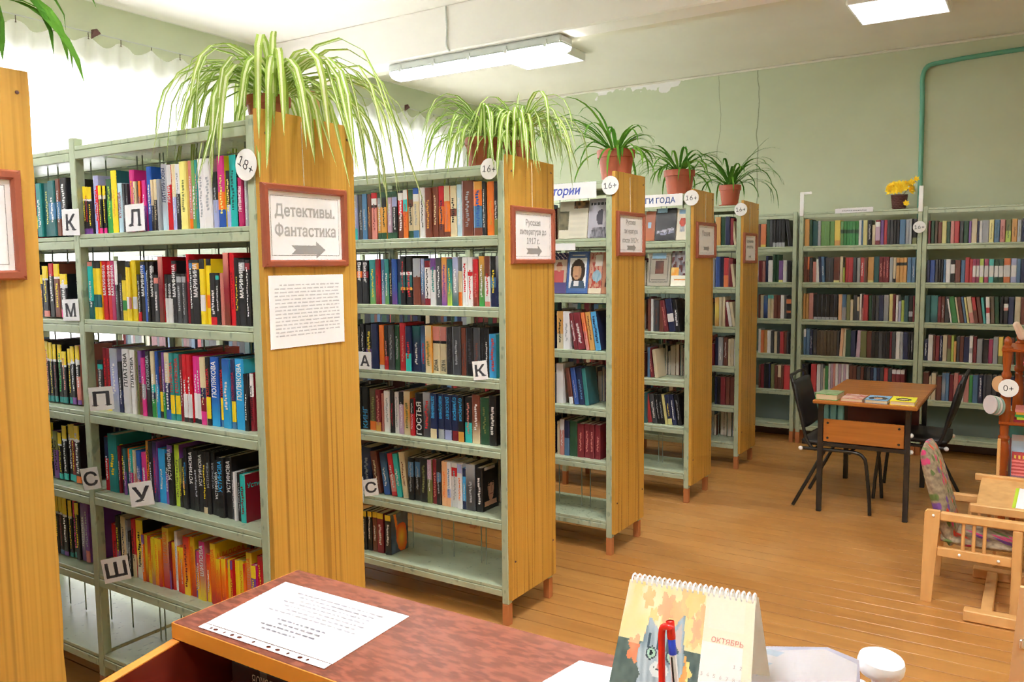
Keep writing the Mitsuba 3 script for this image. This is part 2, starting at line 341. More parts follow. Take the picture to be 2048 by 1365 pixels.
# curtains on their strings
def curtain(y0, y1, ztop, label):
    t = thing('curtain', label, 'curtain')
    ny, zs = int((y1 - y0) / .022), [.95, 1.6, 2.2, 2.7, 2.95, 3.05, 3.1, 3.15, 3.19, 3.22]
    hook = .235; V, F = [], []
    for i in range(ny + 1):
        y = y0 + (y1 - y0) * i / ny
        ph = y / hook; sag = .055 * (0.5 - 0.5 * math.cos(2 * math.pi * ph)) ** .8
        g = meshkit.noise(np.array([y * 7, 0, 0])) - .5
        for j, z in enumerate(zs):
            amp = .022 if j < 5 else .022 * (1 - .5 * (j - 4) / 5)
            x = XW + .05 + .75 * amp * math.sin(y * 44 + 1.5 * math.sin(y * 9)) + .02 * g
            V.append([x, y + .006 * math.cos(y * 44), z - (sag if z > 2.9 else 0) * max(0, (z - 2.9) / .32) + (ztop - 3.22)])
    m = len(zs)
    for i in range(ny):
        for j in range(m - 1):
            a = i * m + j; F += [[a, a + m, a + m + 1], [a, a + m + 1, a + 1]]
    put(t + '__cloth', trimesh.Trimesh(V, F, process=False), 'm_curtain', True)
    hk = mikit.ply(join(tube([[0, 0, -.025], [0, 0, .012]], .0028, 5), tube([[0, -.004, -.03], [0, .004, -.03]], .004, 5)), 'm_cord')
    k = math.ceil(y0 / hook)
    while k * hook < y1:
        put(t + '__hook', hk, None, to_world=T4().translate([XW + .05, k * hook, ztop + .012])); k += 1
curtain(0.75, 5.02, 3.215, 'sheer white curtain hanging over the bright window at the left')
curtain(5.5, 7.75, 3.215, 'sheer white curtain over the bright window beyond the beam')
put('curtain_string', tube([[XW + .05, -1, 3.245], [XW + .05, 5.2, 3.24], [XW + .05, 7.945, 3.235]], .004, 6), 'm_grey', label='thin dark string stretched along the wall above the curtains', cat='curtain string')
rag = lambda y: trimesh.convex.convex_hull(np.array([[XW + .07, y, 3.255], [XW + .11, y, 3.25], [XW + .09, y + .03, 3.265], [XW + .08, y - .01, 3.19], [XW + .10, y + .05, 3.235], [XW + .09, y - .012, 3.21]]))
put('wall_bracket', rag(3.30), 'm_wicker', label='small brown bracket on the curtain string at the left window', cat='bracket')
put('wall_bracket_001', rag(6.55), 'm_wicker', label='small brown bracket on the curtain string beyond the beam', cat='bracket')
put('wooden_strip', bx(XW + .002, XW + .02, 5.24, 5.44, 2.0, 3.2, .004), 'm_tan', label='tan wooden strip standing between the two windows', cat='wooden strip')

# pipe on the back wall
put('wall_pipe', tube(smooth_path([[1.075, 7.945, .3], [1.065, 7.945, 1.4], [1.06, 7.945, 2.4], [1.055, 7.945, 3.0], [1.05, 7.945, 3.15], [1.055, 7.945, 3.22], [1.075, 7.945, 3.27], [1.12, 7.945, 3.295], [1.25, 7.945, 3.305], [1.7, 7.945, 3.325], [4.1, 7.945, 3.39]], 5), .019, 10), 'm_pipe', True,
    label='teal green heating pipe bending along the back wall', cat='pipe')
def radiator(x0, n, label):
    t = thing('radiator', label, 'radiator')
    col = mikit.ply(join(bx(-.03, .03, 7.845, 7.945, .70, .78, .012), bx(-.03, .03, 7.845, 7.945, .12, .20, .012), bx(-.026, .026, 7.845, 7.872, .18, .72, .008), bx(-.026, .026, 7.915, 7.942, .18, .72, .008)), 'm_radiator')
    for i in range(n): put(t + '__section', col, None, to_world=T4().translate([x0 + i * .0655, 0, 0]))
    for z in (.14, .72): put(t + '__header', bx(x0 - .1, x0 + n * .0655, 7.875, 7.915, z, z + .04, .01), 'm_radiator')
radiator(.22, 12, 'teal cast iron radiator behind the middle bookcase of the back wall')
# ---------------------------------------------------------------- bookcases
SHELVES = {0: [2.09, 1.775, 1.467, 1.13, .82, .505, .19], 1: [2.09, 1.775, 1.467, 1.13, .82, .505, .19], 2: [2.09, 1.78, 1.462, 1.138, .821, .492, .18], 3: [2.105, 1.79, 1.478, 1.16, .838, .532, .196],
    4: [2.11, 1.80, 1.488, 1.175, .848, .524, .21], 5: [2.093, 1.784, 1.453, 1.139, .822, .503, .208], 6: [2.08, 1.785, 1.464, 1.132, .81, .48, .17]}
FRONT = {0: 0.632, 1: 1.6891, 2: 3.0466, 3: 4.1179, 4: 5.3171, 5: 6.4110, 6: 7.638}
PTOP = {0: 2.10, 1: 2.119, 2: 2.127, 3: 2.150, 4: 2.137, 5: 2.127}
BAY = ((-.963, -.049), (-1.96, -1.002), (-2.955, -1.997))
def posts(t, xs, ys, top, foot=.1, tops=None):
    for i, (x0, x1) in enumerate(xs):
        for (y0, y1) in ys:
            k = put(t + '__post', bx(x0, x1, y0, y1, foot, top if tops is None else tops[i], .003), 'm_green')
            put(k + '__foot', bx(x0, x1, y0, y1, 0, foot, .002), 'm_foot', label='bare brown foot')
def shelf(t, x0, x1, y0, y1, z, rails=True):
    put(t + '__shelf', join(bx(x0, x1, y0 + .002, y1 - .002, z - .016, z, .002), bx(x0, x1, y0, y0 + .018, z - .047, z - .0175, .002), *([bx(x0, x1, y1 - .018, y1, z - .047, z - .0175, .002)] if rails else [])), 'm_green')
def rack(i, label, chips):
    y0, y1, zs = FRONT[i], FRONT[i] + .4047, SHELVES[i]
    t = thing('bookcase', label, 'bookcase', 'bookcases in a row along the aisle')
    # laminated end panel with slightly worn, uneven edges
    n = 34; z = np.linspace(.125, PTOP[i], n); r = np.random.default_rng(i + 40)
    e0 = y0 + .003 + r.normal(0, .0008, n); e1 = y1 - .003 + r.normal(0, .0008, n)
    pl = Polygon(list(zip(e0, z)) + list(zip(e1[::-1], z[::-1] - np.where(np.arange(n) == 0, .004 * chips, 0))))
    m = trimesh.creation.extrude_polygon(pl, .02); v = np.asarray(m.vertices); m.vertices = np.stack([v[:, 2] - .012, v[:, 0], v[:, 1]], 1); m.fix_normals()
    panel = put(t + '__end_panel', m, 'm_panel', label='yellow brown wood grain end panel')
    for (sy, sz) in ((y0 + .03, PTOP[i] - .07), (y1 - .03, PTOP[i] - .05), (y1 - .03, .30), (y0 + .03, .30)):
        put(panel + '__screw', moved(lathe([[0, 0.0025], [.004, .002], [.0045, 0], [0, 0]], 8), R=rot([0, 1, 0], 90), t=(.0085, sy, sz)), 'm_wicker')
    xs = ((-.047, -.0125), (-1.0, -.965), (-1.995, -1.962), (-2.99, -2.957))
    posts(t, xs, ((y0, y0 + .035), (y1 - .035, y1)), zs[0], tops=(zs[0] + .012, zs[0] + .03, zs[0] + .03, zs[0] + .012))
    for b, (a, c) in enumerate(BAY):
        for k, zz in enumerate(zs): shelf(t, a - .001, c + .001, y0, y1, zz - (.006 if b else 0))
    ym = (y0 + y1) / 2
    rods = []
    for a, c in BAY:
        for k in range(1, 7):
            for f in (.06, .10, .22, .26, .45, .55, .72, .77, .9): 
                x = a + (c - a) * f + float(rng.normal(0, .012)); rods.append(tube([[x, ym, zs[k]], [x, ym, zs[k - 1] - .02]], .0028, 5, False))
            rods.append(tube([[a, ym, zs[k - 1] - .055], [c, ym, zs[k - 1] - .055]], .0022, 5, False))
    put(t + '__divider_rods', join(*rods), 'm_wire', kind='stuff', label='thin upright wires between front and rear rows')
    return t
RACKLABEL = ['green bookcase with yellow wood end panel, cut off by the left edge', 'green bookcase whose yellow wood end panel carries the large framed sign and a text sheet', 'green bookcase with end panel, second of the full row, two bushy plants on top',
    'green bookcase with the blue handwritten history banner on its top rail', 'green bookcase with the white banner in blue capitals on its top rail', 'smallest looking green bookcase at the far end of the aisle row']
for i in range(6): rack(i, RACKLABEL[i], i % 3)
def wall_rack(xa, xb, label, ext=None):
    t = thing('wall_bookcase', label, 'bookcase', 'bookcases along the back wall'); zs = SHELVES[6]; y0, y1 = FRONT[6], 7.825
    posts(t, ((xa, xa + .034), (xb - .034, xb)), ((y0, y0 + .034), (y1 - .034, y1)), zs[0] + .012)
    for zz in zs: shelf(t, xa + .0345, xb - .0345, y0, y1, zz, False)
    if ext is not None:
        put(t + '__post_extension', join(bx(ext, ext + .034, y0 - .012, y0 - .001, zs[0] - .03, 2.262, .002), *([bx(ext + .034, ext + .10, y0 - .012, y0 - .001, 2.24, 2.262, .002)] if ext < .5 else [])), 'm_white', label='pale upright strip above the corner post')
    return t
wall_rack(-.92, .112, 'green wall bookcase left of the table, partly behind the wooden panels')
wall_rack(.134, 1.122, 'green wall bookcase directly behind the table', ext=.136)
wall_rack(1.126, 2.13, 'green wall bookcase at the right edge behind the black chair', ext=1.09)
wall_rack(2.136, 3.13, 'green wall bookcase beyond the right edge of the view')
# ---------------------------------------------------------------- books
def parse_spec(s):
    if s[0] == '~': return [(c, None) for c in s[1:]]
    return [(c, float(n)) for c, n in re.findall(r'([a-zA-Z])(\d+)', s)]
def main_code(s):
    b = parse_spec(s); return b[len(b) // 2][0] if b[0][1] is None else max(b, key=lambda q: q[1])[0]
PAGE = lin((226, 214, 196))
def portrait(u, v):
    x, y = (u - .52) / .34, (v - .5) / .40
    hair, skin, dark = lin((26, 24, 24)), lin((198, 152, 126)), lin((20, 20, 23))
    if v > .93 and .1 < u < .8: return lin((220, 220, 222))
    if v < .2: return skin if (v > .1 and abs(u - .5) < .42 - .3 * (v - .1)) else dark
    if x * x + (y - .62) ** 2 * 2.2 < .42 and v > .62: return hair
    if x * x * 1.7 + y * y < .62:
        if abs(abs(u - .53) - .13) < .055 and abs(v - .56) < .016: return lin((60, 44, 40))
        if abs(abs(u - .53) - .13) < .075 and abs(v - .60) < .013: return hair
        if abs(v - .345) < .014 and abs(u - .53) < .10: return lin((140, 80, 74))
        if abs(u - .55) < .022 and .41 < v < .55: return lin((168, 122, 100))
        return skin * (0.72 if u < .40 else 1.0)
    return dark
def fire(u, v):
    a = meshkit.noise(np.array([u * 6, v * 6, 2.0])); d = math.hypot((u - .62) * 1.2, v - .35)
    if d < .3 + .15 * a: return mix3((255, 214, 70), (226, 80, 24), min(1, d / .38))
    if abs((u - .30) - (v - .75) * -.35) < .07 and v > .45: return lin((236, 140, 50))
    return mix3((40, 52, 66), (70, 88, 104), a)
def mix3(a, b, t): return lin(a) * (1 - t) + lin(b) * t
def redcover(u, v):
    a = meshkit.noise(np.array([u * 7, v * 9, 5.0]))
    if .25 < u < .8 and .28 < v < .5 and a > .45: return lin((224, 120, 110))
    return mix3((120, 20, 28), (150, 40, 44), a)
BASECOL = COL
PICT = {'PORTRAIT': portrait, 'FIRE': fire}
def book_parts(w, h, d, spec, front=None, lettertext=None, r=None, fine=True, mute=0.0, covertext=None):
    """(cover, pages, lettering) as Prints in the book's own frame: spine on y = 0 facing -y, standing on z = 0."""
    P, Q, L = Print(), Print(), Print()
    tone = (r.uniform(.82, 1.06) if r is not None else 1.0)
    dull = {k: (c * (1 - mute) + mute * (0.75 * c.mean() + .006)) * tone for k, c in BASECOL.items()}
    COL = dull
    bands = parse_spec(spec); t = min(.0022, w * .12)
    base = COL[main_code(spec)]
    fc = base if (not front or front in PICT) else COL[front]
    prof = [(0, .0035), (.14 * w, .0008), (.86 * w, .0008), (w, .0035)] if w > .012 and fine else [(0, .0015), (w, .0015)]
    if bands[0][1] is None:
        cs = [COL[c] for c, _ in bands]; n = len(cs); zz = np.linspace(h, 0, 7 if fine else 4)
        def at(z):
            q = (1 - z / h) * (n - 1); k = min(int(q), n - 2); f = q - k; f = f * f * (3 - 2 * f); return cs[k] * (1 - f) + cs[k + 1] * f
        segs = [(zz[i], zz[i + 1], at(zz[i]), at(zz[i + 1])) for i in range(len(zz) - 1)]
    else:
        tot = sum(b for _, b in bands); z = h; segs = []
        for c, b in bands: segs.append((z, z - h * b / tot, COL[c], COL[c])); z -= h * b / tot
    for za, zb, ca, cb in segs:
        for (xa, ya), (xb_, yb_) in zip(prof, prof[1:]): P.quad((xa, ya, zb), (xb_, yb_, zb), (xb_, yb_, za), (xa, ya, za), cb, ca)
    y0 = prof[0][1]
    P.quad((0, d, 0), (0, y0, 0), (0, y0, h), (0, d, h), base)
    if front in PICT:
        P.quad((w, y0, 0), (w, d, 0), (w, d, h), (w, y0, h), COL['K'])
        paint_grid(P, (w + .0003, y0 + .004, .002), (0, d - y0 - .006, 0), (0, 0, h - .004), 30, 44, PICT[front])
    else: P.quad((w, y0, 0), (w, d, 0), (w, d, h), (w, y0, h), fc)
    if covertext:
        lettering(L, covertext[0], min(.026, (d - .02) / len(covertext[0]) * 1.25), (w + .0005, y0 + .008, h * .72), (0, 1, 0), (0, 0, 1), COL[covertext[1]], maxw=d - .02, bold=True)
    for x0, x1, c in ((0, t, base), (w - t, w, fc)):
        P.quad((x0, y0, h), (x1, y0, h), (x1, d, h), (x0, d, h), c); P.quad((x0, d, 0), (x0, d, h), (x1, d, h), (x1, d, 0), c)
        xi = t if x0 == 0 else w - t
        P.quad((xi, y0, h - .006), (xi, d, h - .006), (xi, d, h), (xi, y0, h), c)
    P.quad((0, y0, h), (0, y0 + .003, h), (w, y0 + .003, h), (w, y0, h), base)
    P.quad((0, y0, 0), (w, y0, 0), (w, d, 0), (0, d, 0), base)
    pc = PAGE * (r.uniform(.75, 1.05) if r is not None else 1)
    Q.box(t, w - t, y0 + .003, d - .003, .002, h - .0035, pc)
    if lettertext:
        txt, cc, rev = lettertext; col = COL[cc]
        if txt == '=':      # lettering too small to read: a row of short dashes
            rr = r or rng; m = int(rr.integers(6, 12)); a, b = sorted(rr.uniform(.12, .88, 2)) if False else (rr.uniform(.14, .3), rr.uniform(.62, .88))
            z = a * h; k = w * rr.uniform(.22, .40)
            while z < b * h:
                s = h * rr.uniform(.015, .04); x = w / 2 + rr.uniform(-.1, .1) * w
                L.quad((x - k / 2, .0004, z), (x + k / 2 * rr.uniform(.6, 1), .0004, z), (x + k / 2, .0004, z + s), (x - k / 2 * rr.uniform(.6, 1), .0004, z + s), col); z += s + h * rr.uniform(.008, .016)
        else:
            cap = min(w * .62, .022); z0 = h * .40
            if rev: lettering(L, txt, cap, (w / 2 - cap * .42, .0003, h * .95), (0, 0, -1), (1, 0, 0), col, bold=cap > .012, maxw=h * .5)
            elif txt in ('ДЮНА',): lettering(L, txt, cap, (w / 2 + cap * .45, .0003, h * .05), (0, 0, 1), (-1, 0, 0), col, bold=True, maxw=h * .25)
            elif txt in ('КИНГ', 'ГОСТЬЯ'): lettering(L, txt, min(w * .8, .03), (w / 2 + min(w * .8, .03) * .5, .0003, h * .04), (0, 0, 1), (-1, 0, 0), col, bold=True, maxw=h * .84)
            else: lettering(L, txt, cap, (w / 2 + cap * .45, .0003, h * (.42 if h > .19 else .3)), (0, 0, 1), (-1, 0, 0), col, bold=cap > .012, maxw=h * .52)
    return P, Q, L

BOOKS = [
(1,1,20,"-986 -968 172 Y26W4K58V12 =/Y;-968 -951 170 Y26W4K58V12 =/R;-951 -929 168 Y26W4K58V12 =/Y;-927 -895 207 ~LLL =/R;-895 -883 170 R100 =/W;-883 -865 169 Y20W8K60P12 =/Y;-864 -847 168 Y20W8K60P12 =/Y;-845 -807 190 F40G60 =/A fS;-804 -768 216 Y100 =/o ft;-766 -740 171 Q100 КУЛИКОВА/M;-739 -726 168 X100 =/S;-725 -713 167 X100 =/S;-700 -671 212 P100 =/o fP;-670 -655 171 E50W15K35 =/K;-654 -641 172 K100 =/S;-640 -627 171 O30R70 =/E;-626 -605 172 P50V50 =/W;-601 -573 216 B100 =/W fB;-569 -554 170 E50K50 =/S;-554 -537 171 E40K60 =/E;-536 -519 171 S100;-517 -486 218 ~SSQ ЛИТВИНОВЫ/D;-485 -461 213 W30R70 ЛИТВИНОВЫ/W;-460 -436 215 E50L50 =/W;-434 -408 212 W45K55 =/S;-407 -371 218 y100 =/I;-370 -349 219 H85O15 =/W;-348 -327 218 g100 =/W;-326 -315 218 T100 =/H;-315 -284 220 W100 =/S;-283 -244 218 W100 =/S;-243 -217 175 K50L50 =/S;-216 -180 221 P50O25B25 =/y fY;-179 -158 174 K60L40 =/y;-153 -120 219 ~CCC =/t fK;-117 -94 149 m100 ЛИТВИНОВЫ/W;-92 -78 138 S100 =/W"),
(1,2,20,"-1023 -988 209 H8C60t32 =/W;-988 -961 210 K12Y45t22Y21;-961 -933 210 K12Y45t22Y21;-933 -903 210 R100 МАРИНИНА/W fM;-902 -873 210 R100 МАРИНИНА/W;-872 -843 210 m100 МАРИНИНА/W;-842 -823 210 W40K10X50 =/S;-822 -804 164 K20X80 =/S;-803 -771 142 Y50G25Y25;-771 -753 209 K10Y50W20Y20;-752 -737 208 K10Y50H20Y20;-736 -707 212 Y60W20Y20;-706 -686 162 K80R20 =/W;-685 -656 207 K6B15K79 МАРИНИНА/W;-655 -639 169 B100;-638 -623 206 K100 =/W;-623 -599 206 K8S10K82 МАРИНИНА/W;-597 -571 160 K6H12X82 =/W;-571 -542 221 ~HMN =/M fR;-540 -521 162 K50W50 МАРИНИНА/W;-521 -497 161 K50W50 МАРИНИНА/W;-496 -467 207 K5M12K83 МАРИНИНА/W;-466 -439 163 K5S12X83 =/S;-438 -416 163 K5S12X83 =/S;-415 -400 228 R40M60 - fR;-399 -376 209 K5b8K87 =/W;-376 -339 209 K5o10K85 МАРИНИНА/W;-338 -310 211 K15Y40W25Y20;-310 -283 211 K10Y45O20Y25;-282 -249 166 K85R15 =/W;-249 -232 166 K5C8K87 =/W;-232 -213 166 H100;-213 -185 229 ~HMN;-184 -161 229 R100 =/M;-159 -136 213 K100 =/Y;-136 -106 208 K5S12K83 МАРИНИНА/W;-105 -82 206 K5M10K85 =/W"),
(1,3,35,"-1056 -1018 183 K8C10X82 =/W;-1016 -988 231 M72Y28 =/R;-987 -962 231 M72Y28 =/R;-960 -907 232 ~SLS =/W;-906 -877 184 K55D45 =/W;-876 -826 233 W100 ПЛАТОВА/K;-825 -795 232 W100 ПЛАТОВА/K;-794 -779 227 I100 =/K;-777 -750 230 V50N50 =/K;-749 -723 207 P45S25P30 =/W;-722 -691 231 K100 ПОЛЯКОВА/S;-690 -665 232 E50C12D10G28 =/W;-664 -646 233 B50U50 =/W;-645 -624 230 K60Y30K10 ПОЛЯКОВА/R;-623 -605 231 V60G40 =/W;-604 -570 231 E45D40B15 =/W;-569 -544 231 T62Y28T10 ПОЛЯКОВА/R;-543 -513 230 T62Y28T10 ПОЛЯКОВА/R;-512 -493 229 M12M88 =/W;-492 -468 230 R58W35K7 =/W;-467 -441 230 R58W35K7 =/W;-440 -414 226 P55W38K7 =/W;-414 -389 225 P55W38K7 =/W;-388 -357 226 E45D15M20P20 =/E;-356 -333 227 K58Y32K10 ПОЛЯКОВА/R;-332 -287 229 ~BBU ПОЛЯКОВА/W;-286 -263 228 K58Y32b10 ПОЛЯКОВА/R;-262 -221 226 ~BUU =/W;-220 -198 226 D60Y30b10 ПОЛЯКОВА/R;-197 -150 229 ~UUU ПОЛЯКОВА/W fc;-149 -128 183 K100 =/W;-127 -107 185 W40M60 =/K"),
(1,4,45,"-1055 -1025 204 D40R60 =/W;-1024 -962 218 ~TTT =/Y fT,tОстрова/Y;-961 -946 177 M100 =/W;-945 -920 176 K100 =/Y;-919 -900 172 t50V50 =/W;-899 -881 173 O50V50 =/W;-881 -863 173 C50P50 =/W;-862 -844 171 E50H50 =/W;-843 -823 171 B60R40 =/W;-822 -805 170 B60R40 =/W;-804 -772 169 P75C25 =/W;-771 -745 215 ~oOO =/K;-744 -719 216 K100 =/W;-718 -693 217 ~DVD =/R;-691 -648 195 ~UUU =/W;-647 -627 181 K40V60 =/W;-626 -593 215 V12K88 УСТИНОВА/W;-592 -561 218 A100 =/I fV;-560 -542 171 I50K50 =/Y;-540 -523 174 K45H15K40 =/Y;-522 -503 214 K100 УСТИНОВА/U;-501 -470 216 K100 УСТИНОВА/W;-469 -444 210 K100 =/S;-443 -414 213 K100 УСТИНОВА/W;-413 -392 213 K90E10 =/Y;-391 -369 214 K100 УСТИНОВА/S;-368 -346 214 K100 УСТИНОВА/S;-345 -322 190 K100 УСТИНОВА/W;-321 -285 205 K100 УСТИНОВА/U;-284 -250 208 K100 УСТИНОВА/W fK;-249 -235 161 X100 =/W;-234 -222 163 W100;-221 -199 161 K100 =/S;-198 -169 159 C100 =/M fM,tУстинова/C"),
(1,5,50,"-1073 -1028 182 R100 =/M;-1027 -1000 221 K60V40 =/Y;-999 -964 222 E100 =/D;-963 -946 212 S60K40 =/W;-945 -928 172 K100 =/W;-927 -899 220 R60E40 =/K;-898 -849 223 ~YYW =/K fK;-847 -830 175 V20O80 =/W;-829 -811 177 ~YYR;-810 -784 176 ~ROY =/Y;-784 -761 173 ~YYH =/O;-760 -738 175 ~YYO =/O;-737 -714 176 ~YOR =/O;-713 -669 222 ~YHR ШИЛОВА/O fY;-668 -657 174 M60V40;-656 -638 174 ~YOR =/O;-637 -620 217 W100 =/S;-619 -597 165 ~YOR =/O;-596 -575 167 ~YOR =/W;-575 -537 211 ~ROY =/M;-536 -508 213 ~YOR ШИЛОВА/O fY;-507 -491 169 ~MVV =/Y;-490 -470 170 ~POY =/W;-470 -435 210 ~PHY ШИЛОВА/W;-434 -412 168 ~ROY =/W;-403 -371 213 ~YOR ШИЛОВА/O fY,tШИЛОВА/O;-370 -346 165 ~YOR =/O;-345 -318 169 ~YOR =/O;-317 -301 168 V18O82 =/Y;-300 -287 170 ~YYO;-286 -272 171 V18R82 =/Y;-271 -248 173 ~YYO;-247 -221 175 ~YYO =/O;-220 -207 169 ~ROR;-206 -174 211 ~YHR ШИЛОВА/O fY;-173 -146 174 Y25V30P45 =/Y;-145 -116 208 ~RRY =/Y"),
(1,1,20,"-1304 -1281 202 M60Y25D15 =/S;-1280 -1240 202 T100 =/W;-1236 -1197 200 t100 =/y;-1194 -1145 206 t40b30t30 =/W;-1143 -1112 211 N40b30N30 =/W;-1110 -1063 212 K100 =/W"),
(1,2,30,"-1336 -1320 205 Y25K75;-1318 -1297 163 Y22K78 =/H;-1295 -1253 196 Y24W4K60H12 =/Y;-1251 -1215 206 R24K76 =/W;-1214 -1173 204 Y24W4N72 =/Y;-1169 -1118 165 Y24W8K50P18 =/W"),
(1,3,45,"-1352 -1332 238 Y28W4K58T10 =/R;-1330 -1304 237 Y28W4K58T10 =/H;-1303 -1279 235 Y28W4K58T10 =/Y;-1277 -1255 229 Y26W4K60T10 =/M;-1253 -1222 228 Y26W4K60T10 =/G;-1220 -1188 203 Y26W4K58T12 =/H;-1186 -1163 215 Y26W4K58T12 =/Y;-1162 -1135 225 Y26W4K58V12 =/W;-1134 -1105 229 Y24W8K20H40V8 =/W"),
(1,4,50,"-1352 -1325 221 Y26W4K70 =/Y;-1323 -1286 190 I40V60 =/K;-1285 -1259 187 Y24W4K60C12 =/Y;-1257 -1224 217 Y24W4K60C12 =/W;-1223 -1194 224 Y24W4K60C12 =/W;-1193 -1168 229 Y24W4M60C12 =/Y;-1167 -1130 226 Y24W4K60O12 =/W"),
(1,5,50,"-1353 -1320 242 Y28W4K68 =/Y;-1318 -1290 241 Y28W4K60b8 =/M;-1287 -1256 236 Y28W4K60V8 =/W;-1254 -1228 231 Y28W4K60T8 =/Y;-1226 -1199 233 R30K60T10 =/P;-1197 -1170 230 Y20K80 =/Y;-1168 -1138 233 ~VSV =/W;-1136 -1108 236 V80H20 =/S"),
(2,1,20,"-919 -895 222 S30L45C25 =/W;-894 -864 222 X100 =/S;-863 -832 224 b100 =/S;-831 -807 221 N100 =/o;-806 -771 225 R12W14K6H68 =/M;-768 -738 226 F12S20o55F13 =/W;-737 -706 226 F12K20o55F13 =/K;-704 -671 225 F12h75F13 =/W;-668 -637 224 F12L20K55F13 =/W;-635 -601 226 K5W15R30N50 =/W;-599 -573 228 W20C25O55 =/R;-572 -541 227 F20N15E50F15 =/K;-539 -504 233 B12W15E58b15 =/S;-502 -469 233 W100 =/K;-467 -430 230 N100 =/o;-429 -395 232 N100 =/E;-392 -361 234 R40O35N25 =/D;-359 -326 233 E30O60N10 =/H;-324 -289 231 E45N15E40 =/K;-287 -258 235 Q100 =/W;-257 -194 249 N100 =/S;-191 -144 242 o15O30b40N15 =/B;-143 -123 235 K100 =/W;-121 -81 238 O100 =/o;-78 -57 236 K70I30 =/W"),
(2,2,20,"-929 -909 217 N100;-908 -874 217 K25O15K60 Викинг/W r;-872 -832 216 K25M15K60 Викинг/W r;-829 -787 220 ~TTg =/Y;-785 -758 221 ~MRM =/N;-756 -731 221 ~bbL =/W;-729 -704 220 ~TTg =/W;-703 -684 218 K100 =/E;-683 -651 220 ~BBV =/b;-649 -629 216 D50t50;-627 -597 234 K33W6t25o6K30 =/R;-595 -557 235 K33W6t25o6K30 =/R;-554 -509 222 S40N60 =/N;-507 -485 220 ~LbN =/W;-484 -451 210 M15W70M15 =/K;-450 -417 222 V25W75 =/T;-415 -383 223 X100 =/W;-382 -351 225 ~oHV =/V;-348 -320 216 ~tTA =/Y;-317 -285 224 ~LSt =/W;-283 -264 160 E60O40;-263 -235 223 W100 =/R;-233 -205 223 W30R8W62 =/R;-202 -173 214 ~RRN =/H;-168 -137 227 ~oIG =/W;-135 -106 226 N40W50H10 =/R;-104 -75 226 K42b20D38 =/Y;-74 -55 226 ~SDD"),
(2,3,30,"-937 -912 210 X100 =/S;-911 -882 222 K100 =/W;-877 -834 218 K55V45 =/Y;-833 -790 225 D100;-787 -754 220 O90W10;-751 -725 219 K70R30 =/H;-722 -688 222 X100 =/S;-687 -658 221 F100 =/S;-655 -616 233 R100 =/H;-613 -578 220 D60C40 =/R;-576 -526 221 ~tDD =/W;-523 -493 223 ~DbD =/R;-490 -453 227 ~EoE =/I;-451 -409 223 H30K6E64 ДЮНА/K;-407 -366 223 H30K6E64 ДЮНА/K;-364 -330 222 K100 =/X;-329 -281 226 X100 =/S;-280 -254 222 N100 =/X;-252 -213 224 K100 =/X;-212 -174 224 X100 =/N;-172 -150 223 K100 =/X;-148 -123 224 K100 =/W;-121 -82 199 ~UUU =/R fc"),
(2,4,35,"-950 -917 216 K100 =/X;-916 -870 219 K100 КИНГ/U;-868 -822 213 J78O22 =/I;-820 -786 211 M78o22 =/H;-784 -772 194 H100;-771 -730 207 W100 =/S;-728 -702 214 K100 =/R;-700 -673 207 W100 =/S;-671 -641 211 K30h70 =/W;-639 -599 216 ~EoE =/I;-597 -573 182 K40R60 =/W;-570 -525 212 K100 ГОСТЬЯ/W;-522 -476 219 ~SXX =/R;-473 -435 217 D78E22 затмение/U r;-432 -396 217 D78S22 новолуние/U r;-393 -351 217 D78L22 рассвет/U r;-348 -312 219 D78M22 сумерки/U r;-309 -276 219 K78o22 сумерки/U r;-273 -233 216 K56C44 =/H;-231 -186 229 ~NNE =/W;-184 -135 219 F100 =/I;-134 -95 232 K100 =/W fK"),
(2,5,50,"-945 -875 232 D100 =/S;-853 -809 217 N100 =/E l-8;-794 -752 216 ~DbB =/W l-8;-743 -707 216 R50H40R10 =/W l-8;-706 -674 218 ~CCC =/W l-8;-669 -632 231 E100 =/N l-7;-631 -596 213 K10b35K55 =/S;-595 -559 216 K10b35K55 =/S;-557 -511 220 K100 =/I;-510 -483 216 h45I55 =/W;-482 -455 219 M100 =/H;-454 -427 228 K30b20K50 =/S;-426 -393 217 j100 =/O;-392 -370 217 W60L20j20 =/b;-369 -331 216 W10R20W70 =/S;-330 -302 216 L20W80 =/O;-301 -281 198 D20U60D20 =/W;-280 -227 221 ~SXX =/S;-225 -187 211 K100 =/W fPORTRAIT"),
(2,6,50,"-953 -919 205 Y14K86 =/W;-916 -887 206 Y14K86 =/W;-885 -853 208 Y14N86 =/W;-851 -809 208 Y14M86 =/W;-795 -757 206 Y14K86 =/W fFIRE"),
(3,3,30,"-381 -338 218 o60E40 =/K;-336 -293 219 W100 =/S;-263 -239 209 M100 =/W l-10;-237 -194 213 M100 =/W l-10;-190 -168 215 O50H50 =/R l-10;-164 -133 218 o100 =/N l-9;-129 -93 220 ~UUU =/D l-9,fD"),
(3,4,50,"-396 -351 234 W100;-308 -281 211 N80W20 - l-8;-275 -245 213 B100 =/L l-8;-242 -207 214 D100 =/b l-7;-203 -177 214 T100 - l-7,ft"),
(3,5,50,"-394 -375 198 E100;-373 -344 212 W30H70 =/W;-342 -309 208 D50b50;-307 -258 208 F100;-256 -214 196 M100 =/H;-212 -176 198 M100 =/H;-174 -146 199 M100 =/H;-142 -107 200 M100 =/H fM"),
(4,3,30,"-332 -311 226 N100;-309 -291 226 W100;-285 -250 216 X100 =/N;-244 -214 216 N100;-207 -176 217 M100 =/H l-9;-171 -124 228 D45W25D30 - l-9;-120 -89 223 K100 =/W l-8,fK"),
(4,4,40,"-336 -317 213 b100;-312 -287 214 M100 =/H l-8;-278 -252 199 E100 - l-7"),
